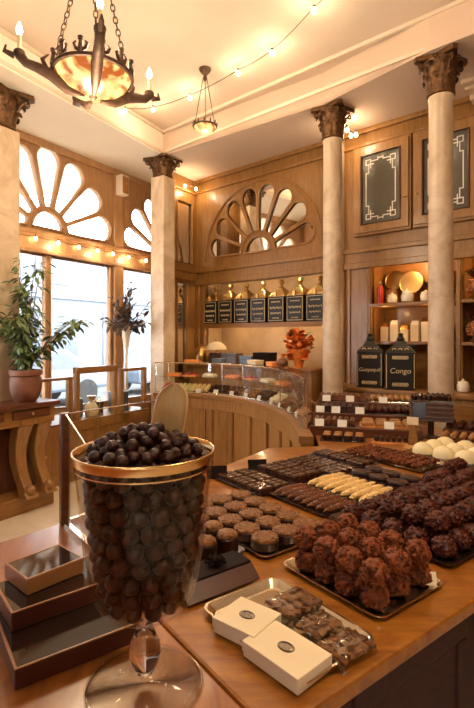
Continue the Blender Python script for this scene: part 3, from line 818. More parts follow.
# ------------------------------------------------------------------ curved counter with glass case
ctrl = [(-1.0,5.66),(-.67,5.55),(-.25,5.38),(.085,5.02),(.315,4.49),(.43,3.92),(.45,3.5),(.44,3.12)]
def catmull(P, per=6):
    out = []
    for i in range(len(P)-1):
        p0, p1, p2, p3 = P[max(i-1,0)], P[i], P[i+1], P[min(i+2,len(P)-1)]
        for k in range(per):
            t = k/per
            out.append(tuple(.5*((2*p1[a])+(-p0[a]+p2[a])*t+(2*p0[a]-5*p1[a]+4*p2[a]-p3[a])*t*t+(-p0[a]+3*p1[a]-3*p2[a]+p3[a])*t**3) for a in (0,1)))
    out.append(P[-1]); return out
CUR = catmull(ctrl)
def offs(pts, d):
    out = []
    for i, p in enumerate(pts):
        a, b2 = pts[max(i-1,0)], pts[min(i+1,len(pts)-1)]
        t = Vector((b2[0]-a[0], b2[1]-a[1])).normalized(); dd = d(i/(len(pts)-1)) if callable(d) else d
        out.append((p[0]-t.y*dd, p[1]+t.x*dd))
    return out
wid = lambda s: .46 if s < .42 else max(.06, .46-(s-.42)/.43*.40)
def strip(mb, f, bk, z0, z1):            # solid band between two plan curves
    n = len(f); vs = []
    for p, q in zip(f, bk): vs += [(p[0],p[1],z0),(p[0],p[1],z1),(q[0],q[1],z1),(q[0],q[1],z0)]
    fs = [(0,1,2,3), ((n-1)*4+3,(n-1)*4+2,(n-1)*4+1,(n-1)*4)]
    for i in range(n-1):
        for k in range(4): fs.append((i*4+k, i*4+(k+1) % 4, (i+1)*4+(k+1) % 4, (i+1)*4+k))
    mb.add(vs, fs)
t = thing('curved_counter', 'curved oak sales counter with panelled front and glass case', 'counter')
back = offs(CUR, wid)
mb = MB(); strip(mb, CUR, back, 0, .90); mb.build('body', 'oak', t)
mb = MB(); strip(mb, offs(CUR,-.03), offs(CUR, lambda s: wid(s)+.01), .90, .95); mb.build('top', 'oak_flat', t, bev=.006)
mb = MB(); strip(mb, offs(CUR,-.018), CUR, .78, .90); strip(mb, offs(CUR,-.022), CUR, 0, .14)
acc, last = 0, None; stile = []
for i in range(1, len(CUR)):
    acc += math.dist(CUR[i-1], CUR[i])
    if acc > .30: acc = 0; stile.append(i)
for i in stile:
    p = Vector((*CUR[i],0)); d = Vector((CUR[i][0]-CUR[i-1][0], CUR[i][1]-CUR[i-1][1],0)).normalized(); nn = Vector((-d.y,d.x,0))
    M = Matrix(((d.x,nn.x,0,p.x),(d.y,nn.y,0,p.y),(0,0,1,0),(0,0,0,1)))
    mb.box(-.035,.035,-.02,.02,.14,.78, M)
mb.build('panel_moulding', 'oak', t, bev=.006)
mb = MB()
for i in stile:
    p = Vector((*CUR[i],0)); d = Vector((CUR[i][0]-CUR[i-1][0], CUR[i][1]-CUR[i-1][1],0)).normalized(); nn = Vector((-d.y,d.x,0))
    M = Matrix(((d.x,nn.x,0,p.x),(d.y,nn.y,0,p.y),(0,0,1,0),(0,0,0,1)))
    for q in (-.05,.05): mb.box(q-.007,q+.007,-.006,.02,.15,.77, M)
mb.build('panel_groove', 'walnut', t)
ng = int(len(CUR)*.93)
CG = CUR[:ng]
gl = offs(CG, .03); gl2 = offs(CG, .036); inn = offs(CG, lambda s: max(.05, wid(s*.93)-.05))
mb = MB(); strip(mb, gl, gl2, .95, 1.30); mb.build('front_glass', 'case_glass', t)
mb = MB(); strip(mb, gl, inn, 1.30, 1.306); mb.build('top_glass', 'case_glass', t)
mb = MB(); strip(mb, offs(CG,.10), offs(CG, lambda s: max(.12, wid(s*.93)-.09)), 1.125, 1.131); mb.build('glass_shelf', 'case_glass', t)
mb = MB(); mb.tube([(p[0],p[1],1.305) for p in gl], .006, 6); mb.tube([(p[0],p[1],.955) for p in gl], .006, 6)
for i in (0, len(gl)//3, 2*len(gl)//3, len(gl)-1): mb.tube([(gl[i][0],gl[i][1],.95),(gl[i][0],gl[i][1],1.305)], .005, 6); mb.tube([(inn[i][0],inn[i][1],.95),(inn[i][0],inn[i][1],1.303)], .006, 6)
mb.build('metal_edge', 'silver', t, True)

# ---- small sweets kit: prototypes
def proto(name, mb, mat, label, group, smooth=True, bev=0, cat='chocolate'):
    me = mb.mesh(name, mat, smooth)
    return dict(name=name, me=me, label=label, group=group, cat=cat, bev=bev)
def put(pr, loc, rz=0, label=None, group=None, s=1, rot=None):
    o = bpy.data.objects.new(pr['name'], pr['me']); COL.objects.link(o)
    o.location = loc; o.rotation_euler = rot if rot else (0,0,rz)
    if s != 1: o.scale = (s,s,s)
    tag(o, label or pr['label'], pr['cat'], group or pr['group'])
    return o
def square_choc(s=.034, h=.02):
    mb = MB(); mb.frustum((0,0,0),(s,s),(s*.8,s*.8),h); mb.frustum((0,0,h),(s*.8,s*.8),(s*.3,s*.3),.004); return mb
def dome_choc(r=.017): return MB().lathe([(r,0),(r*1.02,.006),(r*.9,.014),(r*.6,.022),(r*.2,.026),(0,.0265)], 12)
def at_curve(k, o, z):                   # point on the counter, o behind the front line
    i = int(k); f = k-i; a, b2 = CUR[i], CUR[min(i+1,len(CUR)-1)]
    d = Vector((b2[0]-a[0], b2[1]-a[1])).normalized()
    return Vector((a[0]+(b2[0]-a[0])*f-d.y*o, a[1]+(b2[1]-a[1])*f+d.x*o, z)), math.atan2(d.y, d.x)
case_kinds = [('candy_red','red jelly square'),('pistachio','pale green pistachio square'),('almond','blond almond square'),('choc','dark chocolate square'),('choc_milk','milk chocolate square'),
    ('hazel','hazelnut praline square'),('choc','dark square'),('meringue','white chocolate square'),('choc_milk','milk praline square'),('choc','bitter chocolate square'),('caramel','caramel square'),('choc','dark truffle square')]
card_me = None
def price_card(loc, rz, lab, group):
    global card_me
    if card_me is None:
        mb = MB(); M = Matrix.Rotation(math.radians(-18),4,'X')
        mb.box(-.022,.022,-.001,.001,0,.034,M); mb.box(-.018,.018,-.002,.016,0,.002); card_me = mb.mesh('price_card','white_card')
    o = bpy.data.objects.new('price_card', card_me); COL.objects.link(o); o.location = loc; o.rotation_euler.z = rz
    tag(o, lab, 'price card', group); return o
places = ['at the square column end','second from the column end','third from the column end','fourth along the counter','fifth along the counter','where the counter starts to bend',
 'on the bend of the counter','just past the counter bend','eighth tray before the bouquet','near the orange bouquet','close to the far chocolate steps','at the chocolate table end']
tray_me = {}
for i in range(12):
    k = 3.2+i*2.75
    if k > 31: break
    p, a = at_curve(k, .17 if k < 24 else .12, .95)
    mt, nm = case_kinds[i]
    w = .24 if i < 7 else .20; dp = .16 if k < 24 else .11
    TL = math.radians(26)
    Rf = Matrix.Rotation(a,3,'Z') @ Matrix.Rotation(TL,3,'X')
    p = p+Vector((0,0,.5*dp*math.sin(TL)))
    mb = MB(); mb.box(-w/2,w/2,-dp/2,dp/2,0,.012)
    mb.box(-w/2+.02,w/2-.02,dp/2-.014,dp/2-.006,-dp*math.tan(TL)*.93,0, Matrix.Rotation(-TL,4,'X') @ Matrix.Translation((0,-.012,.0)) @ Matrix.Rotation(0,4,'X')) if False else None
    o = mb.build('sweets_tray', 'silver' if i % 2 else 'dark_tray', loc=p, bev=.003); o.rotation_euler = (TL,0,a)
    tag(o, 'flat tray of %ss in the glass case %s' % (nm, places[i]), 'tray')
    pr = proto(nm.replace(' ','_') if False else 'praline', square_choc(.042,.026), mt, '%s in the glass case %s' % (nm, places[i]), '%ss in the case, tray %s' % (nm, places[i]))
    pr['me'].name = 'praline'
    R = Matrix.Rotation(a,3,'Z')
    for yy in range(3 if dp > .14 else 2):
        for xx in range(4):
            put(pr, p+Rf @ Vector((-w/2+.034+xx*(w-.068)/3, -dp/2+.030+yy*.048, .0122)), rot=(TL,0,a))
    price_card(Vector((p.x,p.y,.95))+R @ Vector((0,-dp/2-.022,0)), a, 'white price card before the %ss %s' % (nm, places[i]), 'white price cards in the glass case').scale = (1.5,)*3
for i in range(9):                        # upper glass shelf: boxes of orange and red sweets
    k = 3.5+i*3.2
    if k > 23: break
    p, a = at_curve(k, .20, 1.1315)
    t = thing('sweet_box', 'open %s box of sweets on the glass shelf %s' % (('orange','red','cream')[i % 3], places[i]), 'box', p, a, 'open sweet boxes on the glass shelf')
    MB().box(-.085,.085,-.055,.055,0,.022).build('tray', 'cream_card' if i % 3 == 2 else 'candy_orange', t, bev=.003)
    mb = MB()
    for xx in range(4):
        for yy in range(3): mb.ball((-.06+.04*xx,-.036+.036*yy,.028), .016, 1)
    mb.build('sweets', ('candy_orange','candy_red','meringue')[i % 3], t, True)
# things standing on top of the glass case
def case_top(k, dims, mat, lab, nm='carton'):
    p, a = at_curve(k, .2, 1.3065); t = thing(nm, lab, 'box', p, a)
    w,d,h = dims
    MB().box(-w/2,w/2,-d/2,d/2,0,h*.7).build('body', mat, t, bev=.004)
    MB().box(-w/2-.003,w/2+.003,-d/2-.003,d/2+.003,h*.7,h).build('lid', mat, t, bev=.004)
case_top(17, (.16,.11,.05), 'cream_card', 'cream carton lying on the glass case top')
case_top(20.5, (.14,.1,.045), 'candy_orange', 'orange carton lying on the glass case top')
case_top(11, (.14,.1,.05), 'blue_ware', 'grey blue carton on the glass case below the scale')
case_top(7, (.18,.1,.03), 'candy_orange', 'flat orange carton on the glass case near the square column')
# brown paper bag wrapped with orange
p, a = at_curve(23, .17, 1.3065)
t = thing('paper_parcel', 'brown paper parcel with pale label on the glass case before the bouquet', 'parcel', p, a)
MB().ball((0,0,.05), .07, 3, (1.1,.75,.72), .15, 8).build('wrap', 'choc_milk', t, True)
MB().lathe([(.02,.095),(.014,.11),(.03,.14)], 12).build('tie', 'paper_orange', t, True)

# ------------------------------------------------------------------ tables
def poly_w(pts): return [(p.x,p.y) for p in pts]
t = thing('chocolate_table', 'big display table with orange wood top covered in chocolate trays', 'table')
top = poly_w([TW(-.178,0), TW(3.1,0)])+[(3.0,2.75),(1.40,3.78),(1.02,4.40),(.80,4.36),(.66,4.02),(.58,3.6),(.53,3.05),(.20,3.0),(-.02,2.66),(-.27,2.3),(-.655,1.783)]
MB().prism(top, .86, .90).build('tabletop', 'table_wood', t, bev=.008)
cx = sum(p[0] for p in top)/len(top); cy = sum(p[1] for p in top)/len(top)
ins = [(p[0]+(cx-p[0])*.05, p[1]+(cy-p[1])*.05) for p in top]
MB().prism(ins, 0, .86).build('body', 'dark_wood', t)
mb = MB()
for k in range(5):
    u0 = .12+k*.58
    M = Matrix.Translation(TW(0,0,0)) @ Matrix.Rotation(RT,4,'Z')
    for x0, x1, z0, z1 in ((u0,u0+.5,.74,.8),(u0,u0+.5,.10,.16),(u0,u0+.05,.16,.74),(u0+.45,u0+.5,.16,.74)): mb.box(x0,x1,.06,.10,z0,z1,M)
mb.build('panel_moulding', 'dark_wood', t, bev=.006)
t = thing('side_table', 'smaller orange wood table holding the glass goblet and gift boxes', 'table')
ltop = poly_w([TW(-.1825,-.14), TW(-.1825,1.195), TW(-.70,1.10), TW(-1.25,1.0), TW(-1.25,-.14)])
MB().prism(ltop, .86, .90).build('tabletop', 'left_table_wood', t, bev=.005)
cx = sum(p[0] for p in ltop)/len(ltop); cy = sum(p[1] for p in ltop)/len(ltop)
MB().prism([(p[0]+(cx-p[0])*.07, p[1]+(cy-p[1])*.07) for p in ltop], 0, .86).build('body', 'dark_wood', t)
# glass guard on the table corner
g0 = Vector((-.648,1.765,.90))
t = thing('glass_guard', 'low glass guard with dark wooden post on the table corner', 'glass screen', g0)
MB().box(-.016,.016,-.016,.016,0,.42).build('post', 'mid_wood', t, bev=.004, rotz=RT)
j1 = TW(-.165, .72)-g0
d = Vector((j1.x,j1.y,0)).normalized(); nn = Vector((-d.y,d.x,0))
def wall_panel(mb, a, b2, za, zb, th):
    d = (b2-a); d.z = 0; d.normalize(); nn = Vector((-d.y,d.x,0))*th
    mb.add([a-nn,b2-nn,b2-nn+Vector((0,0,zb)),a-nn+Vector((0,0,za)),a+nn,b2+nn,b2+nn+Vector((0,0,zb)),a+nn+Vector((0,0,za))],
           [(0,1,2,3),(7,6,5,4),(0,4,5,1),(1,5,6,2),(2,6,7,3),(3,7,4,0)])
e1 = d*.02; e1.z = .01
mb = MB(); wall_panel(mb, Vector((d.x*.02,d.y*.02,.012)), Vector((j1.x,j1.y,.012)), .40, .22, .003); mb.build('glass_panel', 'case_glass', t)
b_end = Vector((-.255,2.30,.90))-g0; 
bd = b_end.normalized(); 
mb = MB(); wall_panel(mb, Vector((bd.x*.025,bd.y*.025,.012)), Vector((b_end.x,b_end.y,.012)), .40, .40, .003); mb.build('glass_panel', 'case_glass', t)
mb = MB(); wall_panel(mb, Vector((d.x*.02,d.y*.02,0)), Vector((j1.x,j1.y,0)), .014, .014, .010); wall_panel(mb, Vector((bd.x*.025,bd.y*.025,0)), Vector((b_end.x,b_end.y,0)), .014, .014, .008)
mb.build('channel', 'silver', t)
mb = MB(); mb.tube([Vector((d.x*.02,d.y*.02,.414)), Vector((j1.x,j1.y,.236))], .0022, 6); mb.tube([Vector((bd.x*.02,bd.y*.02,.414)), Vector((b_end.x,b_end.y,.414))], .003, 6); mb.build('metal_edge', 'silver', t, True)

# ------------------------------------------------------------------ goblet of truffles
G = at_z(145, 684, .90); 
t = thing('glass_goblet', 'giant footed glass goblet with gold rim filled with truffles', 'goblet', G)
outer = [(.028,.1495),(.058,.152),(.080,.161),(.096,.178),(.105,.202),(.112,.235),(.119,.28),(.1255,.34),(.132,.41),(.140,.472)]
def Rout(z):
    for (r0,z0),(r1,z1) in zip(outer, outer[1:]):
        if z <= z1: return r0+(r1-r0)*(z-z0)/(z1-z0)
    return .140
inn_p = [(r-.004, z+.002) for r, z in outer]
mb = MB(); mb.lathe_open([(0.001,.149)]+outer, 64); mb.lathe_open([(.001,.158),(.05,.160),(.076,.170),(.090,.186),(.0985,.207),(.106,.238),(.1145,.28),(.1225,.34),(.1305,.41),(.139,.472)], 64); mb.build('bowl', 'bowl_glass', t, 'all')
mb = MB(); mb.lathe([(.0,.152),(.022,.150),(.016,.140),(.014,.125),(.019,.108),(.030,.085),(.032,.065),(.026,.042),(.019,.034),(.0195,.029),(0,.029)], 64); mb.build('stem', 'crystal', t, 'all')
mb = MB(); mb.lathe([(0,.0285),(.020,.0285),(.024,.023),(.034,.018),(.06,.012),(.10,.0065),(.116,.005)], 64); mb.lathe_open([(.112,.0055),(.117,.0062),(.1195,.004),(.1195,.002),(.117,.0008),(.112,.0008)], 64); mb.build('foot', 'foot_glass', t, 'all')
mb = MB(); mb.lathe_open([(.1386,.458),(.1408,.471),(.1422,.473),(.1418,.4765),(.1390,.4765),(.1365,.459)], 64); mb.build('gold_rim', 'gold_rim', t, 'all')
mb = MB(); mb.lathe_open([(.1366,.4455),(.1370,.448)], 64); mb.build('gold_line', 'gold_rim', t, 'all')
tr_me = []
for s in range(3):
    mb = MB(); mb.ball((0,0,0), .0165, 3, (1,1,1), .12, 8, s); tr_me.append(mb.mesh('truffle', 'cocoa', 'all'))
lab_glass, lab_top = 'cocoa truffle seen through the side of the glass goblet', 'cocoa truffle heaped on top of the glass goblet'
rnd = random.Random(21); count = 0
def truffle(p, lab, grp, s=1):
    global count
    o = bpy.data.objects.new('truffle', tr_me[count % 3]); COL.objects.link(o); o.location = G+Vector(p)
    o.rotation_euler = (rnd.uniform(0,6),rnd.uniform(0,6),rnd.uniform(0,6)); tag(o, lab, 'truffle', grp); o.scale = (s,)*3; count += 1
z = .1790; ring = 0
while z < .445:
    rr = Rout(z-.008)-.0248; n_ = int(2*PI*rr/.0365)
    for k in range(n_):
        a = 2*PI*(k+.5*(ring % 2))/n_; truffle((rr*math.cos(a), rr*math.sin(a), z+rnd.uniform(-.001,.001)), lab_glass, 'truffles behind the goblet glass')
    z += .0325; ring += 1
mb = MB(); rb = random.Random(9)
z = .190
while z < .45:
    for rr in (Rout(z-.008)-.052, Rout(z-.008)-.086):
        n_ = max(1,int(2*PI*rr/.034))
        for k in range(n_):
            a = 2*PI*(k+rb.random()*.3)/n_; mb.ball((rr*math.cos(a), rr*math.sin(a), z+rb.uniform(-.004,.004)), .0165, 2)
    z += .0325
tag(mb.build('truffle_filling','cocoa',loc=G,smooth='all'), 'mass of cocoa truffles deep inside the glass goblet','truffles',kind='stuff')
placed = []
for layer, (z, R) in enumerate(((.466,.1225),(.483,.108),(.498,.080),(.510,.045))):
    tries = 0
    for k in range(4000):
        a = rnd.uniform(0,2*PI); r_ = R*math.sqrt(rnd.random()); p = Vector((r_*math.cos(a), r_*math.sin(a), z+rnd.uniform(-.003,.004)-.05*(r_/.14)**2*.3))
        if all((p-q).length > .0225 for q in placed):
            placed.append(p)
            if count < 298: truffle(p, lab_top, 'truffles heaped on the goblet', .74)
# wooden scoop stuck into the truffles
t = thing('wooden_scoop', 'pale wooden scoop stuck upright in the goblet of truffles', 'scoop', G+Vector((.022,.075,.435)))
mb = MB(); vs, fs = [], []
nz = 14
for j in range(nz+1):
    k = j/nz; zz = .0+.165*k
    w = .040*(1-.1*k) if k < .75 else .036*math.sqrt(max(0,1-((k-.75)/.26)**2))
    for i in range(9):
        s = -1+i/4; vs.append((s*w+.028*k, .012*(1-s*s)*1.5, zz))
    for i in range(9):
        s = -1+i/4; vs.append((s*w*.9+.028*k, .012*(1-s*s)*1.5-.006, zz))
for j in range(nz):
    o0 = j*18; o1 = (j+1)*18
    for i in range(8):
        fs.append((o0+i,o0+i+1,o1+i+1,o1+i)); fs.append((o0+9+i,o1+9+i,o1+10+i,o0+10+i))
    fs.append((o0,o1,o1+9,o0+9)); fs.append((o0+8,o0+17,o1+17,o1+8))
fs.append(tuple(range(nz*18,nz*18+9))+tuple(range(nz*18+17,nz*18+8,-1)))
mb.add(vs, fs); mb.build('blade', 'pale_wood', t, True)
MB().tube([(0,0,.01),(-.006,-.01,-.05),(-.012,-.02,-.13)], .009, 8).build('handle', 'pale_wood', t, True)

# ------------------------------------------------------------------ stack of gift boxes
def choc_box(corner, w, d, h, z, lab, lidmat, sidemat, ang=36):
    t = thing('chocolate_box', lab, 'box', (corner[0],corner[1],z), math.radians(ang), 'stacked chocolate gift boxes')
    MB().box(0,w,0,d,0,h*.97).build('body', sidemat, t, bev=.002)
    o = MB().box(.006,w-.006,.006,d-.006,h*.97,h).build('lid', lidmat, t, bev=.001)
    mb = MB()
    for x0,x1,y0,y1 in ((0,w,0,.006),(0,w,d-.006,d),(0,.006,.006,d-.006),(w-.006,w,.006,d-.006)): mb.box(x0,x1,y0,y1,h*.97,h*1.03)
    mb.build('rim', 'box_side', t, bev=.001)
choc_box((-.44,.93), .275, .25, .042, .90, 'large brown gift box with glossy lid at the bottom of the stack', 'box_lid', 'box_brown')
choc_box((-.503,1.047), .25, .165, .042, .9435, 'brown gift box in the middle of the stack', 'box_lid', 'box_brown', 39)
choc_box(at_z(27,580,1.025)[:2], .150, .125, .038, .987, 'small golden brown gift box with shiny lid on top of the stack', 'box_lid', 'box_side', 49)

# ------------------------------------------------------------------ trays
def tray(name, c, w, d, mat, lab, rz=RT, lip=.014, z=TZ, r=.03, slope=.02):
    # rounded rectangular dish, w along local x, d along local y
    def rr(hw, hd, rad, n=5):
        pts = []
        for cx_, cy_, a0_ in ((hw-rad,hd-rad,0),(-hw+rad,hd-rad,PI/2),(-hw+rad,-hd+rad,PI),(hw-rad,-hd+rad,1.5*PI)):
            for k in range(n+1): a = a0_+PI/2*k/n; pts.append((cx_+rad*math.cos(a), cy_+rad*math.sin(a)))
        return pts
    rings = [(w/2-slope,d/2-slope,r*.7,0),(w/2-.004,d/2-.004,r,lip),(w/2,d/2,r,lip),(w/2,d/2,r,lip-.002),(w/2-slope+.001,d/2-slope+.001,r*.7,-.0)]
    ins_ = (w/2-slope-.002,d/2-slope-.002,r*.65,.003)
    mb = MB(); vs, fs = [], []
    seq = [ins_,(w/2-.006,d/2-.006,r*.9,lip+.001),(w/2,d/2,r,lip+.001),(w/2,d/2,r,lip-.002),(w/2-slope,d/2-slope,r*.7,0)]
    for a, b2, c2, zz in seq: vs += [(x,y,zz) for x, y in rr(a,b2,c2)]
    n = 24
    for j in range(len(seq)-1):
        for i in range(n): fs.append((j*n+i, j*n+(i+1) % n, (j+1)*n+(i+1) % n, (j+1)*n+i))
    fs.append(tuple(range(n))); fs.append(tuple(range((len(seq)-1)*n+n-1, (len(seq)-1)*n-1, -1)))
    mb.add(vs, fs)
    o = mb.build(name, mat, loc=(c.x,c.y,z), rotz=rz, smooth=True)
    return tag(o, lab, 'tray')
# tray A with cream boxes
cA_ = TW(.045,.212)
tray('serving_tray', cA_, .255, .355, 'silver', 'silver serving tray carrying two cream boxes and chocolate bags', lip=.018)
def cream_box(p, w, d, h, z, lab, rz):
    c = Vector((p[0],p[1],0))
    t = thing('cream_box', lab, 'box', (c.x,c.y,z), rz, 'cream boxes on the silver tray')
    MB().box(-w/2,w/2,-d/2,d/2,0,h*.35).build('body', 'cream_card', t, bev=.0015)
    l2 = MB().box(-w/2-.002,w/2+.002,-d/2-.002,d/2+.002,h*.35,h).build('lid', 'cream_card', t, bev=.0015)
    mb = MB(); r0 = .017
    for r_, th in ((r0,.0011),(r0*.82,.0008)): mb.tube([(r_*1.15*math.cos(q), r_*.85*math.sin(q), h+.0004) for q in [2*PI*k/28 for k in range(28)]], th, 4, closed=True)
    for k in range(7):
        yy = -.010+.0033*k; hw = .014*math.sqrt(max(.05,1-(yy/.0125)**2)); 
        x = -hw
        while x < hw-.002:
            L = rnd.uniform(.002,.006); mb.box(x, min(x+L,hw), yy-.0009, yy+.0009, h, h+.0006); x += L+.0016
    mb.build('seal', 'seal_ink', l2)
cream_box((.105,1.007), .157, .106, .034, .904, 'lower cream box with a dark oval seal near the tray front', math.radians(-48))
cream_box((.024,1.119), .118, .109, .036, .9045, 'smaller cream box with a dark oval seal at the tray back near the goblet', math.radians(-38))
def choc_bag(px, py, w, d, lab, seed, rz):
    c = at_z(px, py, .925)
    t = thing('chocolate_bag', lab, 'bag', (c.x,c.y,.9045), rz, 'cellophane bags on the silver tray')
    rb = random.Random(seed); mb = MB()
    for i in range(5):
        for j in range(4):
            mb.cbox((0,0,0), (w/5*rb.uniform(.6,1.15), d/4*rb.uniform(.6,1.1), .008), Matrix.Translation((-w/2+w*(i+.5)/5, -d/2+d*(j+.5)/4, .012+rb.uniform(0,.006))) @ Matrix.Rotation(rb.uniform(0,3),4,'Z') @ Matrix.Rotation(rb.uniform(-.35,.35),4,'X') @ Matrix.Rotation(rb.uniform(-.35,.35),4,'Y'))
    mb.build('filling', 'brittle', t, False)
    mb = MB(); nx, ny = 14, 10; vs = []; fs = []
    for i in range(nx+1):
        for j in range(ny+1):
            x, y = i/nx*2-1, j/ny*2-1; e_ = max(abs(x),abs(y))
            zz = .028*(1-e_**6)+.0035*noise.noise(Vector((x*4,y*4,seed)))+.0015
            vs.append((x*w*.56, y*d*.56, max(.001,zz)))
    for i in range(nx):
        for j in range(ny): fs.append((i*(ny+1)+j, (i+1)*(ny+1)+j, (i+1)*(ny+1)+j+1, i*(ny+1)+j+1))
    mb.add(vs, fs); mb.build('wrapper', 'cello', t, True)
choc_bag(294, 600, .12, .095, 'cellophane bag of chocolate pieces at the tray back', 1, RT)
choc_bag(319, 622, .095, .07, 'cellophane bag of chocolate pieces between two other bags', 2, RT)
choc_bag(346, 643, .11, .08, 'cellophane bag of chocolate pieces at the tray end near the table edge', 3, RT)

# tray B: tall rocher clusters
def rock(r, h, seed, mat, nm='rocher', sub=3):
    mb = MB(); mb.ball((0,0,h/2), 1, 3, (r,r,h/2), .38, 15, seed)
    rb = random.Random(seed)
    for k in range(85):
        a = rb.uniform(0,2*PI); e_ = math.asin(rb.uniform(-.85,1)); q = rb.uniform(.12,.27)*r
        mb.ball((r*.95*math.cos(e_)*math.cos(a), r*.95*math.cos(e_)*math.sin(a), h/2+h*.48*math.sin(e_)), q, 1, (1,1,.9))
    return mb.mesh(nm, mat, 'all')
rocks = [rock(.034,.062,s,'rocher') for s in range(4)]
rocks_dark = [rock(.036,.062,s+10,'choc_red') for s in range(4)]
cB_ = TW(.39,.262)
tray('serving_tray', cB_, .30, .365, 'silver', 'silver tray of tall stacked nut rochers near the table edge')
rnd = random.Random(4)
def prk(meshes, loc, rz, lab, grp, nm='rocher', cat='chocolate', s=1):
    o = bpy.data.objects.new(nm, rnd.choice(meshes)); COL.objects.link(o); o.location = loc; o.rotation_euler.z = rz
    if s != 1: o.scale = (s,s,s)
    tag(o, lab, cat, grp); return o
for i in range(4):
    for j in range(3):
        u, v = .29+j*.095-.0, .135+i*.082
        for k in range(2):
            prk(rocks, TW(u+rnd.uniform(-.004,.004), v+rnd.uniform(-.004,.004), .9035+k*.061), rnd.uniform(0,6), 'lumpy nut rocher stacked two high on the silver tray' , 'stacked nut rochers on the silver tray')
p = at_z(427, 590, .90)
t = thing('emblem_card', 'small cream card with dark emblem at the rocher tray corner', 'price card', (p.x,p.y,.914), RT-.9)
M = Matrix.Rotation(math.radians(-35),4,'X')
MB().box(-.026,.026,-.001,.001,0,.036,M).build('card', 'cream_card', t)
mb = MB()
mb.tube([M @ Vector((.013*math.cos(q), -.0015, .018+.010*math.sin(q))) for q in [2*PI*k/16 for k in range(16)]], .0015, 4, closed=True)
mb.box(-.008,.008,-.0025,-.001,.014,.022,M); mb.build('emblem', 'seal_ink', t)
MB().box(-.02,.02,0,.035,0,.002).build('foot', 'gold', t)

# tray C: round florentines
cC_ = TW(.385,.765)
tray('serving_tray', cC_, .33, .54, 'silver', 'silver tray of round nut topped cakes behind the goblet')
cake_b = MB().lathe([(.043,0),(.047,.005),(.047,.028),(.043,.033),(0,.033)], 28).mesh('body','choc','')
mb = MB(); mb.lathe([(.046,.031),(.045,.037),(.040,.040),(0,.041)], 28)
rb = random.Random(2)
for k in range(55):
    a = rb.uniform(0,2*PI); r_ = .042*math.sqrt(rb.random()); mb.ball((r_*math.cos(a), r_*math.sin(a), .040), .0045, 1, (1.2,1.2,.7))
cake_t = mb.mesh('topping', 'nutty', True)
for i in range(5):
    for j in range(3):
        p = TW(.285+j*.098+rnd.uniform(-.002,.002), .57+i*.097+rnd.uniform(-.002,.002), .9035)
        t = thing('nut_cake', 'round chocolate cake with chopped nut topping on the silver tray', 'chocolate', p, rnd.uniform(0,6), 'round nut topped cakes on one silver tray')
        for nm, me in (('body',cake_b),('topping',cake_t)):
            o = bpy.data.objects.new(nm, me); COL.objects.link(o); o.parent = t
# tray D: nut topped rocks next to the goblet
tray('serving_tray', TW(.08,.745), .27, .36, 'dark_tray', 'dark tray of nut crowned chocolate barrels close to the goblet')
bar_b = MB().lathe([(.032,0),(.036,.006),(.037,.052),(.034,.058),(0,.058)], 20).mesh('body','choc','')
mb = MB(); mb.ball((0,0,.060), .036, 2, (1,1,.45), .3, 14, 3); 
for k in range(26):
    a = rb.uniform(0,2*PI); r_ = .031*math.sqrt(rb.random()); mb.ball((r_*math.cos(a), r_*math.sin(a), .071-.006*(r_/.031)), .0062, 1)
bar_t = mb.mesh('topping','nutty','all')
for i in range(4):
    for j in range(3):
        p = TW(-.003+j*.083, .612+i*.083, .9035)
        t = thing('nut_barrel', 'small chocolate barrel crowned with nuts on the dark tray', 'chocolate', p, rnd.uniform(0,6), 'nut crowned chocolate barrels on the dark tray')
        for nm, me in (('body',bar_b),('topping',bar_t)):
            o = bpy.data.objects.new(nm, me); COL.objects.link(o); o.parent = t
# dark open box between goblet and tray A
c = TW(.02,.49)
t = thing('open_box', 'dark gift box with raised brown lid between goblet and silver tray', 'box', c, RT)
MB().box(-.12,.12,-.03,.055,0,.045).build('body', 'dark_card', t, bev=.002)
mb = MB(); M = Matrix.Translation((0,-.032,.038)) @ Matrix.Rotation(math.radians(38),4,'X'); mb.box(-.12,.12,-.05,0,-.003,.003,M); mb.build('lid', 'box_brown', t, bev=.001)
mb = MB()
for k in range(7):
    a = PI*2*k/7; mb.tube([(.02,.01,.05),(.02+.02*math.cos(a),+.01+.02*math.sin(a),.068),(.02+.032*math.cos(a),+.01+.032*math.sin(a),.056),(.02,.01,.05)], .005, 6)
mb.build('bow', 'dark_card', t, True)

# tablets E, F, G, G2
def tablet_mesh(w, d, h, nx, ny):
    mb = MB(); mb.box(-w/2,w/2,-d/2,d/2,0,h*.6)
    for i in range(nx):
        for j in range(ny):
            x = -w/2+w*(i+.5)/nx; y = -d/2+d*(j+.5)/ny; mb.frustum((x,y,h*.6),(w/nx*.94,d/ny*.94),(w/nx*.72,d/ny*.72),h*.4)
    return mb
def tablets(c, nu, nv, w, d, layers, where, mat='choc_gloss'):
    pr = proto('chocolate_tablet', tablet_mesh(w,d,.013,2,3), mat, 'dark chocolate tablet %s' % where, 'chocolate tablets %s' % where, smooth=False)
    W, D = nu*(w+.012)+.03, nv*(d+.012)+.03
    tray('serving_tray', c, W, D, 'silver' if 'window' in where else 'dark_tray', 'tray of glossy chocolate tablets %s' % where, r=.015)
    R = Matrix.Rotation(RT,3,'Z')
    for i in range(nu):
        for j in range(nv):
            for k in range(layers):
                p = c+R @ Vector(((i-(nu-1)/2)*(w+.012), (j-(nv-1)/2)*(d+.012), .0035+k*.0135)); put(pr, p, RT+rnd.uniform(-.03,.03))
tablets(TW(.69,1.135), 2, 3, .085, .10, 2, 'behind the round nut cakes')
tablets(TW(.915,1.125), 2, 2, .085, .13, 3, 'behind the almond fingers')
tablets(TW(1.155,1.13), 2, 3, .085, .105, 2, 'on the tray next to the chocolate discs')
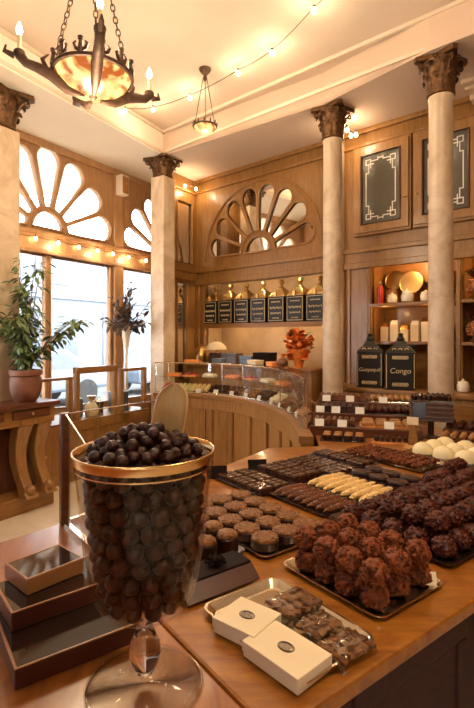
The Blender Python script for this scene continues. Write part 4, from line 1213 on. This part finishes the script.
tablets(TW(1.37,1.16), 1, 3, .11, .11, 2, 'on the narrow tray below the steps')
# little black cards
for p, lab in ((TW(.60,1.305),'small black card behind the tablets at the nut cakes'),(TW(.84,1.28),'small black card behind the stacked tablets at the almond fingers')):
    t = thing('black_card', lab, 'price card', p, RT-.5)
    MB().box(-.05,.05,-.0015,.0015,0,.062,Matrix.Rotation(math.radians(-20),4,'X')).build('card', 'dark_card', t); MB().box(-.04,.04,0,.04,0,.002).build('foot','dark_card',t)

# H: fingers
tray('serving_tray', TW(.865,.785), .47, .335, 'dark_tray', 'dark tray of almond and chocolate fingers in the table middle', r=.02)
def finger(L, r, seed, mat):
    mb = MB(); mb.ball((0,0,r*.8), 1, 4, (L/2,r,r*.8), .16, 14, seed)
    rb = random.Random(seed)
    for k in range(60):
        a = rb.uniform(-.4,PI+.4); x = rb.uniform(-.85,.85); q = math.sqrt(1-x*x)*.95; mb.ball((x*L/2, r*q*math.cos(a), r*.8+r*.8*q*math.sin(a)), .0045, 1)
    return mb.mesh('finger', mat, 'all')
fa = [finger(.255,.0190,s,'almond') for s in range(3)]; fb = [finger(.19,.0165,s+5,'choc_milk') for s in range(3)]
for k in range(7):
    prk(fa, TW(.975,.925-.0475*k,.909), RT+.02+.012*k, 'blond almond coated finger on the dark tray', 'blond almond fingers', 'almond_finger')
for k in range(8):
    prk(fb, TW(.742,.928-.041*k,.908), RT+.0, 'nutty milk chocolate finger beside the blond almond fingers', 'nutty chocolate fingers', 'chocolate_finger')
# J: dark ovals
tray('serving_tray', TW(1.235,.78), .26, .315, 'dark_tray', 'dark tray of flat chocolate ovals behind the almond fingers', r=.02)
ov = proto('chocolate_oval', MB().lathe([(.05,0),(.053,.005),(.05,.013),(.03,.018),(0,.019)], 24, sx=.8), 'choc', 'flat dark chocolate oval behind the almond fingers', 'flat chocolate ovals')
for i in range(2):
    for j in range(3):
        put(ov, TW(1.18+i*.105,.672+j*.102,.9035), RT)
        put(ov, TW(1.185+i*.105,.677+j*.102,.923), RT+.1)
# K: nut clusters, small
tray('serving_tray', TW(1.62,1.02), .285, .56, 'silver', 'silver tray of small nut clusters below the wooden sign post', r=.02)
kl = []
for s in range(3):
    mb = MB(); rb = random.Random(s)
    for k in range(14): mb.ball((rb.uniform(-.016,.016),rb.uniform(-.016,.016),.010+rb.uniform(0,.016)), rb.uniform(.007,.011), 1)
    kl.append(mb.mesh('nut_cluster','rocher','all'))
for i in range(5):
    for j in range(9):
        prk(kl, TW(1.52+i*.05,.80+j*.055,.9035), rnd.uniform(0,6), 'small chocolate nut cluster below the wooden sign post', 'small nut clusters', 'nut_cluster')
# I: heap of dark rochers
tray('serving_tray', TW(1.0,.365), .74, .50, 'dark_tray', 'big dark tray heaped with red brown rochers at the table edge', r=.03)
gp = 'heaped dark rochers'
for i in range(8):
    for j in range(5):
        prk(rocks_dark, TW(.70+i*.086+rnd.uniform(-.004,.004),.175+j*.092+rnd.uniform(-.004,.004),.9035), rnd.uniform(0,6), 'dark red brown rocher heaped on the big dark tray', gp)
for i in range(7):
    for j in range(4):
        if j == 3 and i < 5: continue
        prk(rocks_dark, TW(.745+i*.086+rnd.uniform(-.006,.006),.222+j*.092+rnd.uniform(-.006,.006),.957), rnd.uniform(0,6), 'dark red brown rocher heaped on the big dark tray', gp)
tray('serving_tray', TW(1.76,.34), .66, .48, 'dark_tray', 'dark tray of rochers further along the table edge', r=.03)
for i in range(7):
    for j in range(5):
        prk(rocks_dark, TW(1.50+i*.088,.165+j*.09,.9035), rnd.uniform(0,6), 'dark rocher on the tray further along the table edge', 'dark rochers further along')
# cream meringues
tray('serving_tray', TW(1.98,.83), .40, .46, 'silver', 'silver tray of cream white domes by the thick column', r=.03)
mer = proto('meringue', MB().lathe([(.052,0),(.060,.012),(.058,.034),(.045,.056),(.022,.070),(0,.074)], 24), 'meringue', 'cream white dome on the silver tray by the thick column', 'cream white domes')
for i in range(3):
    for j in range(3): put(mer, TW(1.855+i*.125,.70+j*.13,.9035), 0)
# dark domes before the meringues
tray('serving_tray', TW(1.66,.655), .18, .13, 'dark_tray', 'small dark tray of domes just before the cream white ones', r=.015)
for i in range(2):
    prk(rocks_dark, TW(1.62+i*.08,.655,.9035), i, 'dark rocher on the small tray before the cream domes', 'dark rochers before the cream domes')

# ------------------------------------------------------------------ steps at the back of the table
S0, RS = Vector((.82,3.15,0)), math.radians(-15)
def SW(x, y, z): return S0 + Matrix.Rotation(RS,3,'Z') @ Vector((x,y,z))
t = thing('display_steps', 'dark wooden display steps at the far end of the chocolate table', 'display stand', (S0.x,S0.y,TZ), RS)
levels = [(.16,.44,.965),(.44,.70,1.02),(.70,.98,1.075)]
for y0,y1,z1 in levels:
    MB().box(-.345,.42,y0,y1,0,z1-TZ).build('step', 'mid_wood', t, bev=.005)
ball_s = lambda mat, lab, grp, r=.019: proto('praline', MB().ball((0,0,r*.92), r, 2, (1,1,.92)), mat, lab, grp)
sq = lambda mat, lab, grp: proto('praline', square_choc(.046,.040), mat, lab, grp)
def row(pr, x0, x1, y0, n, rows, z, dy=.048):
    for j in range(rows):
        for i in range(n): put(pr, SW(x0+(x1-x0)*(i+.5)/n, y0+dy*j, z), RS+rnd.uniform(-.1,.1))
def brd(x0, x1, y0, y1, z, mat, lab):
    o = MB().box(x0,x1,y0,y1,0,.008).build('serving_board', mat, loc=SW(0,0,z), rotz=RS, bev=.002); tag(o, lab, 'tray')
# floor of the table before the steps
brd(-.26,.04,-.02,.14,TZ,'dark_tray','dark board of caramel capped cups before the steps')
for i in range(4):
    for j in range(2):
        t = thing('caramel_cup', 'chocolate cup with pale caramel cap before the steps', 'chocolate', SW(-.215+i*.072,.02+j*.075,TZ+.0085), RS, 'caramel capped cups')
        MB().lathe([(.022,0),(.030,.028),(.030,.03)], 16).build('cup', 'choc', t, True); MB().lathe([(.0285,.028),(.026,.036),(.01,.041),(0,.041)], 16).build('cap', 'hazel', t, True)
brd(.08,.40,-.02,.14,TZ,'caramel','orange wooden board of dark sticks before the steps')
pr = proto('praline', MB().lathe([(.016,0),(.016,.07),(.0,.072)], 10, M=Matrix.Translation((0,.036,.016)) @ Matrix.Rotation(PI/2,4,'X')), 'choc', 'short dark chocolate roll on the orange board', 'dark rolls on the orange board')
row(pr, .09, .39, .06, 8, 1, TZ+.0085)
# step 1
brd(-.34,-.03,.19,.42,.965,'dark_tray','dark board of dark rolls on the lowest step')
pr = proto('praline', MB().lathe([(.019,0),(.020,.07),(.0,.073)], 10, M=Matrix.Translation((0,.03,.020)) @ Matrix.Rotation(PI/2,4,'X')), 'choc_milk', 'milk chocolate roll on the lowest step', 'milk rolls on the lowest step')
row(pr, -.335,-.03,.24,7,2,.9735,.09)
brd(.0,.40,.19,.42,.965,'caramel','orange board of blond caramel blocks on the lowest step')
pr = proto('praline', tablet_mesh(.085,.06,.035,1,1), 'hazel', 'blond caramel block on the orange board', 'blond caramel blocks', False)
row(pr, .01,.39,.25,4,2,.9735,.10)
# step 2
brd(-.34,-.0,.46,.68,1.02,'dark_tray','dark board of dark squares on the middle step')
row(sq('choc','dark praline square on the middle step','dark squares on the middle step'), -.335,-.005,.50,7,3,1.0285,.06)
brd(.02,.41,.46,.68,1.02,'dark_tray','dark board of red brown balls on the middle step')
row(ball_s('choc_red','red brown truffle ball on the middle step','red brown balls on the middle step',.0255), .03,.40,.50,8,3,1.0285,.06)
# step 3
brd(-.34,.06,.73,.95,1.075,'dark_tray','dark board of milk squares on the top step')
row(sq('choc_milk','milk praline square on the top step','milk squares on the top step'), -.335,.05,.77,8,3,1.0835,.06)
brd(.08,.41,.73,.95,1.075,'silver','silver board of hazelnut balls on the top step')
row(ball_s('hazel','hazelnut ball on the top step','hazelnut balls on the top step',.0235), .085,.405,.77,7,3,1.0835,.06)
k = 0
wh = ['at the low step corner','beside the milk rolls','among the dark squares by the counter','in the middle of the dark squares','between dark squares and red balls','in front of the milk squares at the counter side','in front of the milk squares','before the hazelnut balls','at the caramel blocks']
for x, y, z in ((-.28,.175,.966),(-.12,.175,.966),(-.30,.455,1.021),(-.18,.455,1.021),(.0,.455,1.021),(-.27,.715,1.076),(-.08,.715,1.076),(.18,.715,1.076),(.2,.175,.966)):
    price_card(SW(x,y,z), RS, 'white price card on the steps %s' % wh[k], 'white price cards on the steps').scale = (1.5,)*3; k += 1
# right hand rows beyond the post
def RWp(px, D, z): return Vector(((px-237)/F*D, D, z))
S1 = Vector((1.47,2.98,0)); R2 = math.radians(-33)
def S2(x,y,z): return S1 + Matrix.Rotation(R2,3,'Z') @ Vector((x,y,z))
t = thing('display_steps', 'two low wooden steps behind the cream white domes', 'display stand', (S1.x,S1.y,TZ), R2)
MB().box(-.18,.62,0,.16,0,.04).build('step','mid_wood',t,bev=.004); MB().box(-.18,.62,.16,.36,0,.08).build('step','mid_wood',t,bev=.004)
pr = ball_s('hazel','golden hazelnut ball on the low step behind the cream domes','golden hazelnut balls behind the domes',.021)
for i in range(15):
    for j in range(3): put(pr, S2(-.15+i*.054,.03+j*.05,.9405), 0)
pr = ball_s('choc_red','red brown ball on the higher step by the thick column','red brown balls by the thick column',.026)
for i in range(12):
    for j in range(3): put(pr, S2(-.14+i*.065,.195+j*.062,.9805), 0)
# wooden sign post and pedestal box
p = RWp(413, 2.98, TZ)
t = thing('sign_post', 'slim blond wooden post standing among the trays', 'sign post', p, R2)
MB().box(-.05,.05,-.03,.03,0,.02).build('foot','pale_wood',t,bev=.004)
MB().frustum((0,0,.02),(.06,.02),(.03,.016),.17).build('post','oak_flat',t,bev=.003)
MB().box(-.035,.035,-.012,-.006,.15,.20).build('plate','cream_card',t,bev=.002)
p = RWp(431, 3.3, TZ+.08); 
t = thing('pedestal_basket', 'dark lacquered box heaped with chocolates on a short pedestal before the column', 'basket', (p.x,p.y,TZ), R2+.25)
MB().lathe([(.06,0),(.06,.01),(.02,.02),(.02,.11),(.035,.13),(.05,.135)], 20).build('pedestal','iron',t,True)
mb = MB(); 
for a in ((-.135,.135,-.09,-.082,.135,.27),(-.135,.135,.082,.09,.135,.27),(-.135,-.127,-.082,.082,.135,.27),(.127,.135,-.082,.082,.135,.27),(-.135,.135,-.09,.09,.127,.136)): mb.box(*a)
for k in range(4): mb.box(-.139,.139,-.094,.094,.145+.032*k,.163+.032*k)
mb.build('box','goods_dark',t,bev=.003)
mb = MB(); rb = random.Random(8)
for i in range(8):
    for j in range(5):
        for q in range(2): mb.ball((-.112+.032*i, -.062+.031*j, .262+q*.022+rb.uniform(0,.012)), .0185, 1)
mb.box(-.126,.126,-.081,.081,.14,.258)
mb.build('filling','choc',t,True)
MB().box(-.12,-.04,-.0985,-.09,.15,.255).build('label_plate','blue_ware',t)

# ------------------------------------------------------------------ lamps
def lamp(loc, power, col=(1,.76,.49), r=.05):
    L = bpy.data.lights.new('lamp', 'POINT'); L.energy = power; L.color = col; L.shadow_soft_size = r
    o = bpy.data.objects.new('lamp_light', L); COL.objects.link(o); o.location = loc; return o
def chandelier(c, label, zc):
    t = thing('chandelier', label, 'chandelier', c)
    R = .265
    MB().lathe([(0,-.14),(R*.3,-.132),(R*.62,-.10),(R*.88,-.045),(R*.97,.0),(R*.93,.0),(R*.6,-.09),(0,-.125)], 40).build('glass_bowl', 'alabaster', t, 'all')
    mb = MB(); mb.tube([(R*math.cos(q),R*math.sin(q),.008) for q in [2*PI*k/48 for k in range(48)]], .016, 8, closed=True)
    for k in range(12):
        a = 2*PI*k/12; d = Vector((math.cos(a),math.sin(a),0)); s = Vector((-d.y,d.x,0)); p = d*R
        mb.tube([p+Vector((0,0,.01)), p+Vector((0,0,.10))], [.022,.010], 6); mb.ball(p+Vector((0,0,.11)), .021, 1)
        for g in (-1,1): mb.tube([p+Vector((0,0,.03)), p+s*g*.032+Vector((0,0,.045)), p+s*g*.045+Vector((0,0,.075)), p+s*g*.03+Vector((0,0,.09))], [.014,.013,.010,.006], 5)
    mb.build('crown', 'iron', t, True)
    mb = MB(); mb.lathe([(0,-.17),(.012,-.165),(.022,-.15),(.03,-.138),(0,-.13)], 16); mb.build('boss', 'iron', t, True)
    for ang in (204,292,45,122):
        a = math.radians(ang); d = Vector((math.cos(a),math.sin(a),0))
        mb = MB(); mb.tube([d*.06+Vector((0,0,-.15)), d*.17+Vector((0,0,-.125)), d*.27+Vector((0,0,-.045)), d*.36+Vector((0,0,-.015)), d*.43+Vector((0,0,.0)), d*.47+Vector((0,0,.045))], [.014,.030,.040,.034,.030,.034], 10)
        mb.ball(d*.47+Vector((0,0,.055)), .038, 2, (1,1,.8)); mb.tube([d*.50+Vector((0,0,.03)), d*.56+Vector((0,0,.05)), d*.55+Vector((0,0,.09))], [.022,.016,.006], 7); mb.tube([d*.30+Vector((0,0,-.02)), d*.33+Vector((0,0,.05)), d*.29+Vector((0,0,.09))], [.02,.014,.005], 7); arm = mb.build('arm', 'iron', t, True)
        MB().lathe([(.014,.06),(.014,.17),(.0,.172)], 12, c=(d.x*.47,d.y*.47,0)).build('candle', 'cream_card', arm, True)
        MB().lathe([(0,.172),(.014,.18),(.021,.205),(.014,.235),(0,.265)], 12, c=(d.x*.47,d.y*.47,0)).build('flame_bulb', 'flame', arm, True)
    for k in range(3):
        mb = MB(); a = math.radians(100+120*k); chain(mb, (R*math.cos(a),R*math.sin(a),.02), (.07*math.cos(a),.07*math.sin(a),zc-c[2]-.06), .03, .0045)
        mb.build('chain', 'iron', t)
    MB().lathe([(.03,-.07),(.06,-.05),(.10,-.015),(.105,0)], 20, c=(0,0,zc-c[2])).build('ceiling_rose', 'iron', t, True)
    return t
ch = Vector((-1.01,3.3,3.43))
c1 = chandelier(ch, 'large iron chandelier with glowing alabaster bowl and candle arms', CEIL)
c2 = dup(c1, (.9,1.0,3.43), None, 'added unseen iron chandelier lighting the near end of the table')  # unseen copy added to light the chocolate table
cc = at_d(205,128,4.75)
t = thing('hanging_lamp', 'small hanging bowl lamp on three rods near the beam', 'pendant lamp', cc)
MB().lathe([(0,-.055),(.06,-.045),(.10,-.015),(.112,.012),(.10,.012),(0,-.045)], 28).build('glass_bowl','alabaster',t,'all')
mb = MB(); mb.tube([(.115*math.cos(q),.115*math.sin(q),.015) for q in [2*PI*k/32 for k in range(32)]], .009, 6, closed=True)
for k in range(12):
    a = 2*PI*k/12; mb.tube([(.117*math.cos(a),.117*math.sin(a),.015),(.122*math.cos(a),.122*math.sin(a),.055)],[.011,.006],5)
mb.build('crown','iron',t,True)
for k in range(3):
    mb = MB(); a = math.radians(90+120*k); mb.tube([(.112*math.cos(a),.112*math.sin(a),.02),(.02*math.cos(a),.02*math.sin(a),CEIL-cc.z-.09)], .004, 5); mb.build('rod','iron',t)
MB().lathe([(.012,-.12),(.02,-.09),(.015,-.07),(.05,-.03),(.06,-.01),(.06,0)],18,c=(0,0,CEIL-cc.z)).build('ceiling_rose','iron',t,True)

def bulb_string(name, label, pts, sag=.05, hang=.05, ext=None):
    t = thing(name, label, 'string lights', pts[0])
    mb = MB(); path = []
    allp = ([ext[0]] if ext and ext[0] else [])+list(pts)+([ext[1]] if ext and ext[1] else [])
    for a, b2 in zip(allp, allp[1:]):
        for k in range(6): 
            q = a.lerp(b2, k/6); q = q-pts[0]; q.z -= sag*4*(k/6)*(1-k/6)*.3; path.append(q)
    path.append(allp[-1]-pts[0]); mb.tube(path, .004, 5)
    mb.build('wire','iron',t)
    for p in pts:
        q = p-pts[0]
        b = MB().lathe([(0,-.055),(.016,-.05),(.022,-.034),(.016,-.014),(.010,-.006),(0,-.005)],14,c=q).build('bulb','bulb',t,True)
        MB().lathe([(.011,-.008),(.012,.012),(.006,.02),(0,.02)],10,c=q).build('socket','iron',b,True)
    return t
zb = CEIL-.055
cs = [at_d(px,py,F*(zb-CH)/(HZ-py)) for px,py in ((123,118),(153,107),(190,95),(238,70),(272,50),(314,7))]
cs[0] = at_d(125,113,5.45)
for p in cs: p.z = zb
ends = (None, cs[-1]+(cs[-1]-cs[-2])*3)
more_b = [cs[-1]+(cs[-1]-cs[-2])*k for k in (1,2)]
bulb_string('string_lights','string of warm bulbs running across the ceiling',cs+more_b,ext=(None,None))
ws = [WW(x,-.10,2.80) for x in (-.15,.16,.47,.78,1.09,1.36,1.66,2.02)]
bulb_string('string_lights','string of warm bulbs along the window transom',ws,hang=.03)
cs2 = [at_d(185,184,6.75), at_d(196,187,7.0)]
bulb_string('string_lights','two warm bulbs at the corner above the mirror panel',cs2)
k1 = [at_d(345,121,5.15), at_d(351,133,5.25), at_d(347,127,5.0), at_d(356,132,5.3)]
bulb_string('string_lights','cluster of warm bulbs beside the slim column capital',k1)
lamp(ch+Vector((0,0,.12)), 28, r=.15); lamp((.9,1.0,3.55), 40, r=.15); lamp((.9,1.0,3.2), 70, r=.2); lamp(ch+Vector((0,0,-.42)), 66, r=.2)  # second and third lamps carry the added chandelier's light
lamp(cc+Vector((0,0,-.08)), 8, r=.08)
for p in cs[1:]+more_b: lamp(p+Vector((0,0,-.14)), 3.5, r=.05)
for p in ws[::2]: lamp(p+Vector((.05,-.05,-.07)), 3, r=.03)
for p in cs2+k1[:2]: lamp(p+Vector((-.03,-.05,-.07)), 4, r=.03)
# niche lamps, and two strip fittings added to brighten the tin shelf recess
def strip_lamp(x0, x1, y, z, power, lab, col=(1,.70,.38)):
    t = thing('strip_lamp', lab, 'lamp', B0, RB)
    MB().box(x0,x1,y-.02,y+.02,z-.012,z).build('housing','brass',t)
    MB().box(x0+.01,x1-.01,y-.014,y+.014,z-.02,z-.012).build('tube','tube_glow',t)
    n = max(1,int((x1-x0)/.5))
    for k in range(n): lamp(BW(x0+(x1-x0)*(k+.5)/n, y+.03, z-.03), power/n, col, r=.015)
strip_lamp(1.0,1.80,.03,2.478,11,'strip lamp hidden at the top of the tin niche',(1,.58,.22))
strip_lamp(2.05,2.9,.03,2.478,10,'strip lamp hidden at the top of the far niche',(1,.58,.22))
strip_lamp(-1.6,.25,.03,2.448,9,'added strip lamp hidden over the long tin shelf')
strip_lamp(-1.6,.25,.06,1.774,11,'added strip lamp brightening the wall under the long tin shelf')
for x in (1.1,1.6): lamp(BW(x,.06,1.90), 1.2, (1,.58,.22), r=.02)

# ------------------------------------------------------------------ street outside
def OW(x, y, z=0): return W0 + Matrix.Rotation(RW,3,'Z') @ Vector((x,y,z))
tag(MB().box(-14,24,.4,30,-.22,-.12).build('street','asphalt',loc=W0,rotz=RW), kind='structure')
t = thing('street_building','pale townhouse with tall windows across the street','building', OW(0,9,-.12), RW)
MB().box(-12,22,0,6,0,5.2).build('wall','facade',t)
mb = MB(); mb.box(-12,22,-.12,0,3.1,3.35); mb.box(-12,22,-.2,0,5.0,5.3); mb.build('cornice','facade',t)
for k in range(9):
    x0 = -8+k*2.9
    f = MB().box(x0-.1,x0+1.2,-.06,0,3.6,4.9).build('window','facade',t); MB().box(x0,x0+1.1,-.07,-.05,3.7,4.85).build('pane','facade_dark',f)
    f = MB().box(x0-.1,x0+1.7,-.06,0,.2,2.7).build('window','facade',t); MB().box(x0,x0+1.6,-.07,-.05,.7,2.6).build('pane','facade_dark',f)
def car(loc, rz, lab):
    t = thing('car', lab, 'car', loc, rz)
    prof = [(-2.1,.35),(-2.1,.75),(-1.9,.88),(-1.3,.92),(-.75,1.4),(.8,1.42),(1.5,.95),(2.05,.85),(2.1,.4)]
    M = Matrix(((1,0,0,0),(0,0,1,-.8),(0,1,0,0),(0,0,0,1)))
    MB().prism(prof,0,1.6,M).build('body','car_paint',t,bev=.08)
    for y in (-.81,.79): MB().prism([(-1.15,.94),(-.68,1.34),(.72,1.36),(1.3,.95)],y,y+.02,Matrix(((1,0,0,0),(0,0,1,0),(0,1,0,0),(0,0,0,1)))).build('window','facade_dark',t)
    for x in (-1.35,1.35):
        for y in (-.72,.72): MB().lathe([(.0,-.1),(.33,-.1),(.33,.1),(0,.1)],20,M=Matrix.Translation((x,y,.33)) @ Matrix.Rotation(PI/2,4,'X')).build('wheel','tyre',t)
car(OW(3.6,5.5,-.12), RW, 'dark car parked outside beyond the middle window'); car(OW(9.0,5.5,-.12), RW, 'dark car parked further up the street')

# ------------------------------------------------------------------ world, camera, view
w = bpy.data.worlds.new('World'); sc.world = w; w.use_nodes = True
bg = w.node_tree.nodes['Background']; bg.inputs[0].default_value = (.86,.93,1,1); bg.inputs[1].default_value = 14
for x0,x1,z0,z1 in ((-2.6,2.4,.7,2.62),(-.65,1.45,2.9,3.97)):
    A = bpy.data.lights.new('portal','AREA'); A.shape = 'RECTANGLE'; A.size = x1-x0; A.size_y = z1-z0
    A.cycles.is_portal = True
    o = bpy.data.objects.new('daylight_portal',A); COL.objects.link(o); o.location = WW((x0+x1)/2,.16,(z0+z1)/2)
    o.rotation_euler = (math.radians(90),0,RW)      # faces into the room
cam = bpy.data.cameras.new('camera'); co = bpy.data.objects.new('camera',cam); COL.objects.link(co)
co.location = (0,0,CH); co.rotation_euler = (PI/2,0,0)
cam.sensor_fit = 'HORIZONTAL'; cam.sensor_width = 36; cam.lens = 36*F/474; cam.shift_y = -16/474; cam.clip_start = .02
sc.camera = co
sc.view_settings.view_transform = 'Standard'; sc.view_settings.look = 'None'; sc.view_settings.gamma = 1; sc.view_settings.use_curve_mapping = False
sc.view_settings.exposure = .32
sc.cycles.max_bounces = 10; sc.cycles.transparent_max_bounces = 24; sc.cycles.transmission_bounces = 8; sc.cycles.glossy_bounces = 4; sc.cycles.diffuse_bounces = 4
sc.cycles.sample_clamp_indirect = 6; sc.cycles.caustics_reflective = False; sc.cycles.caustics_refractive = False
sc.cycles.use_denoising = True
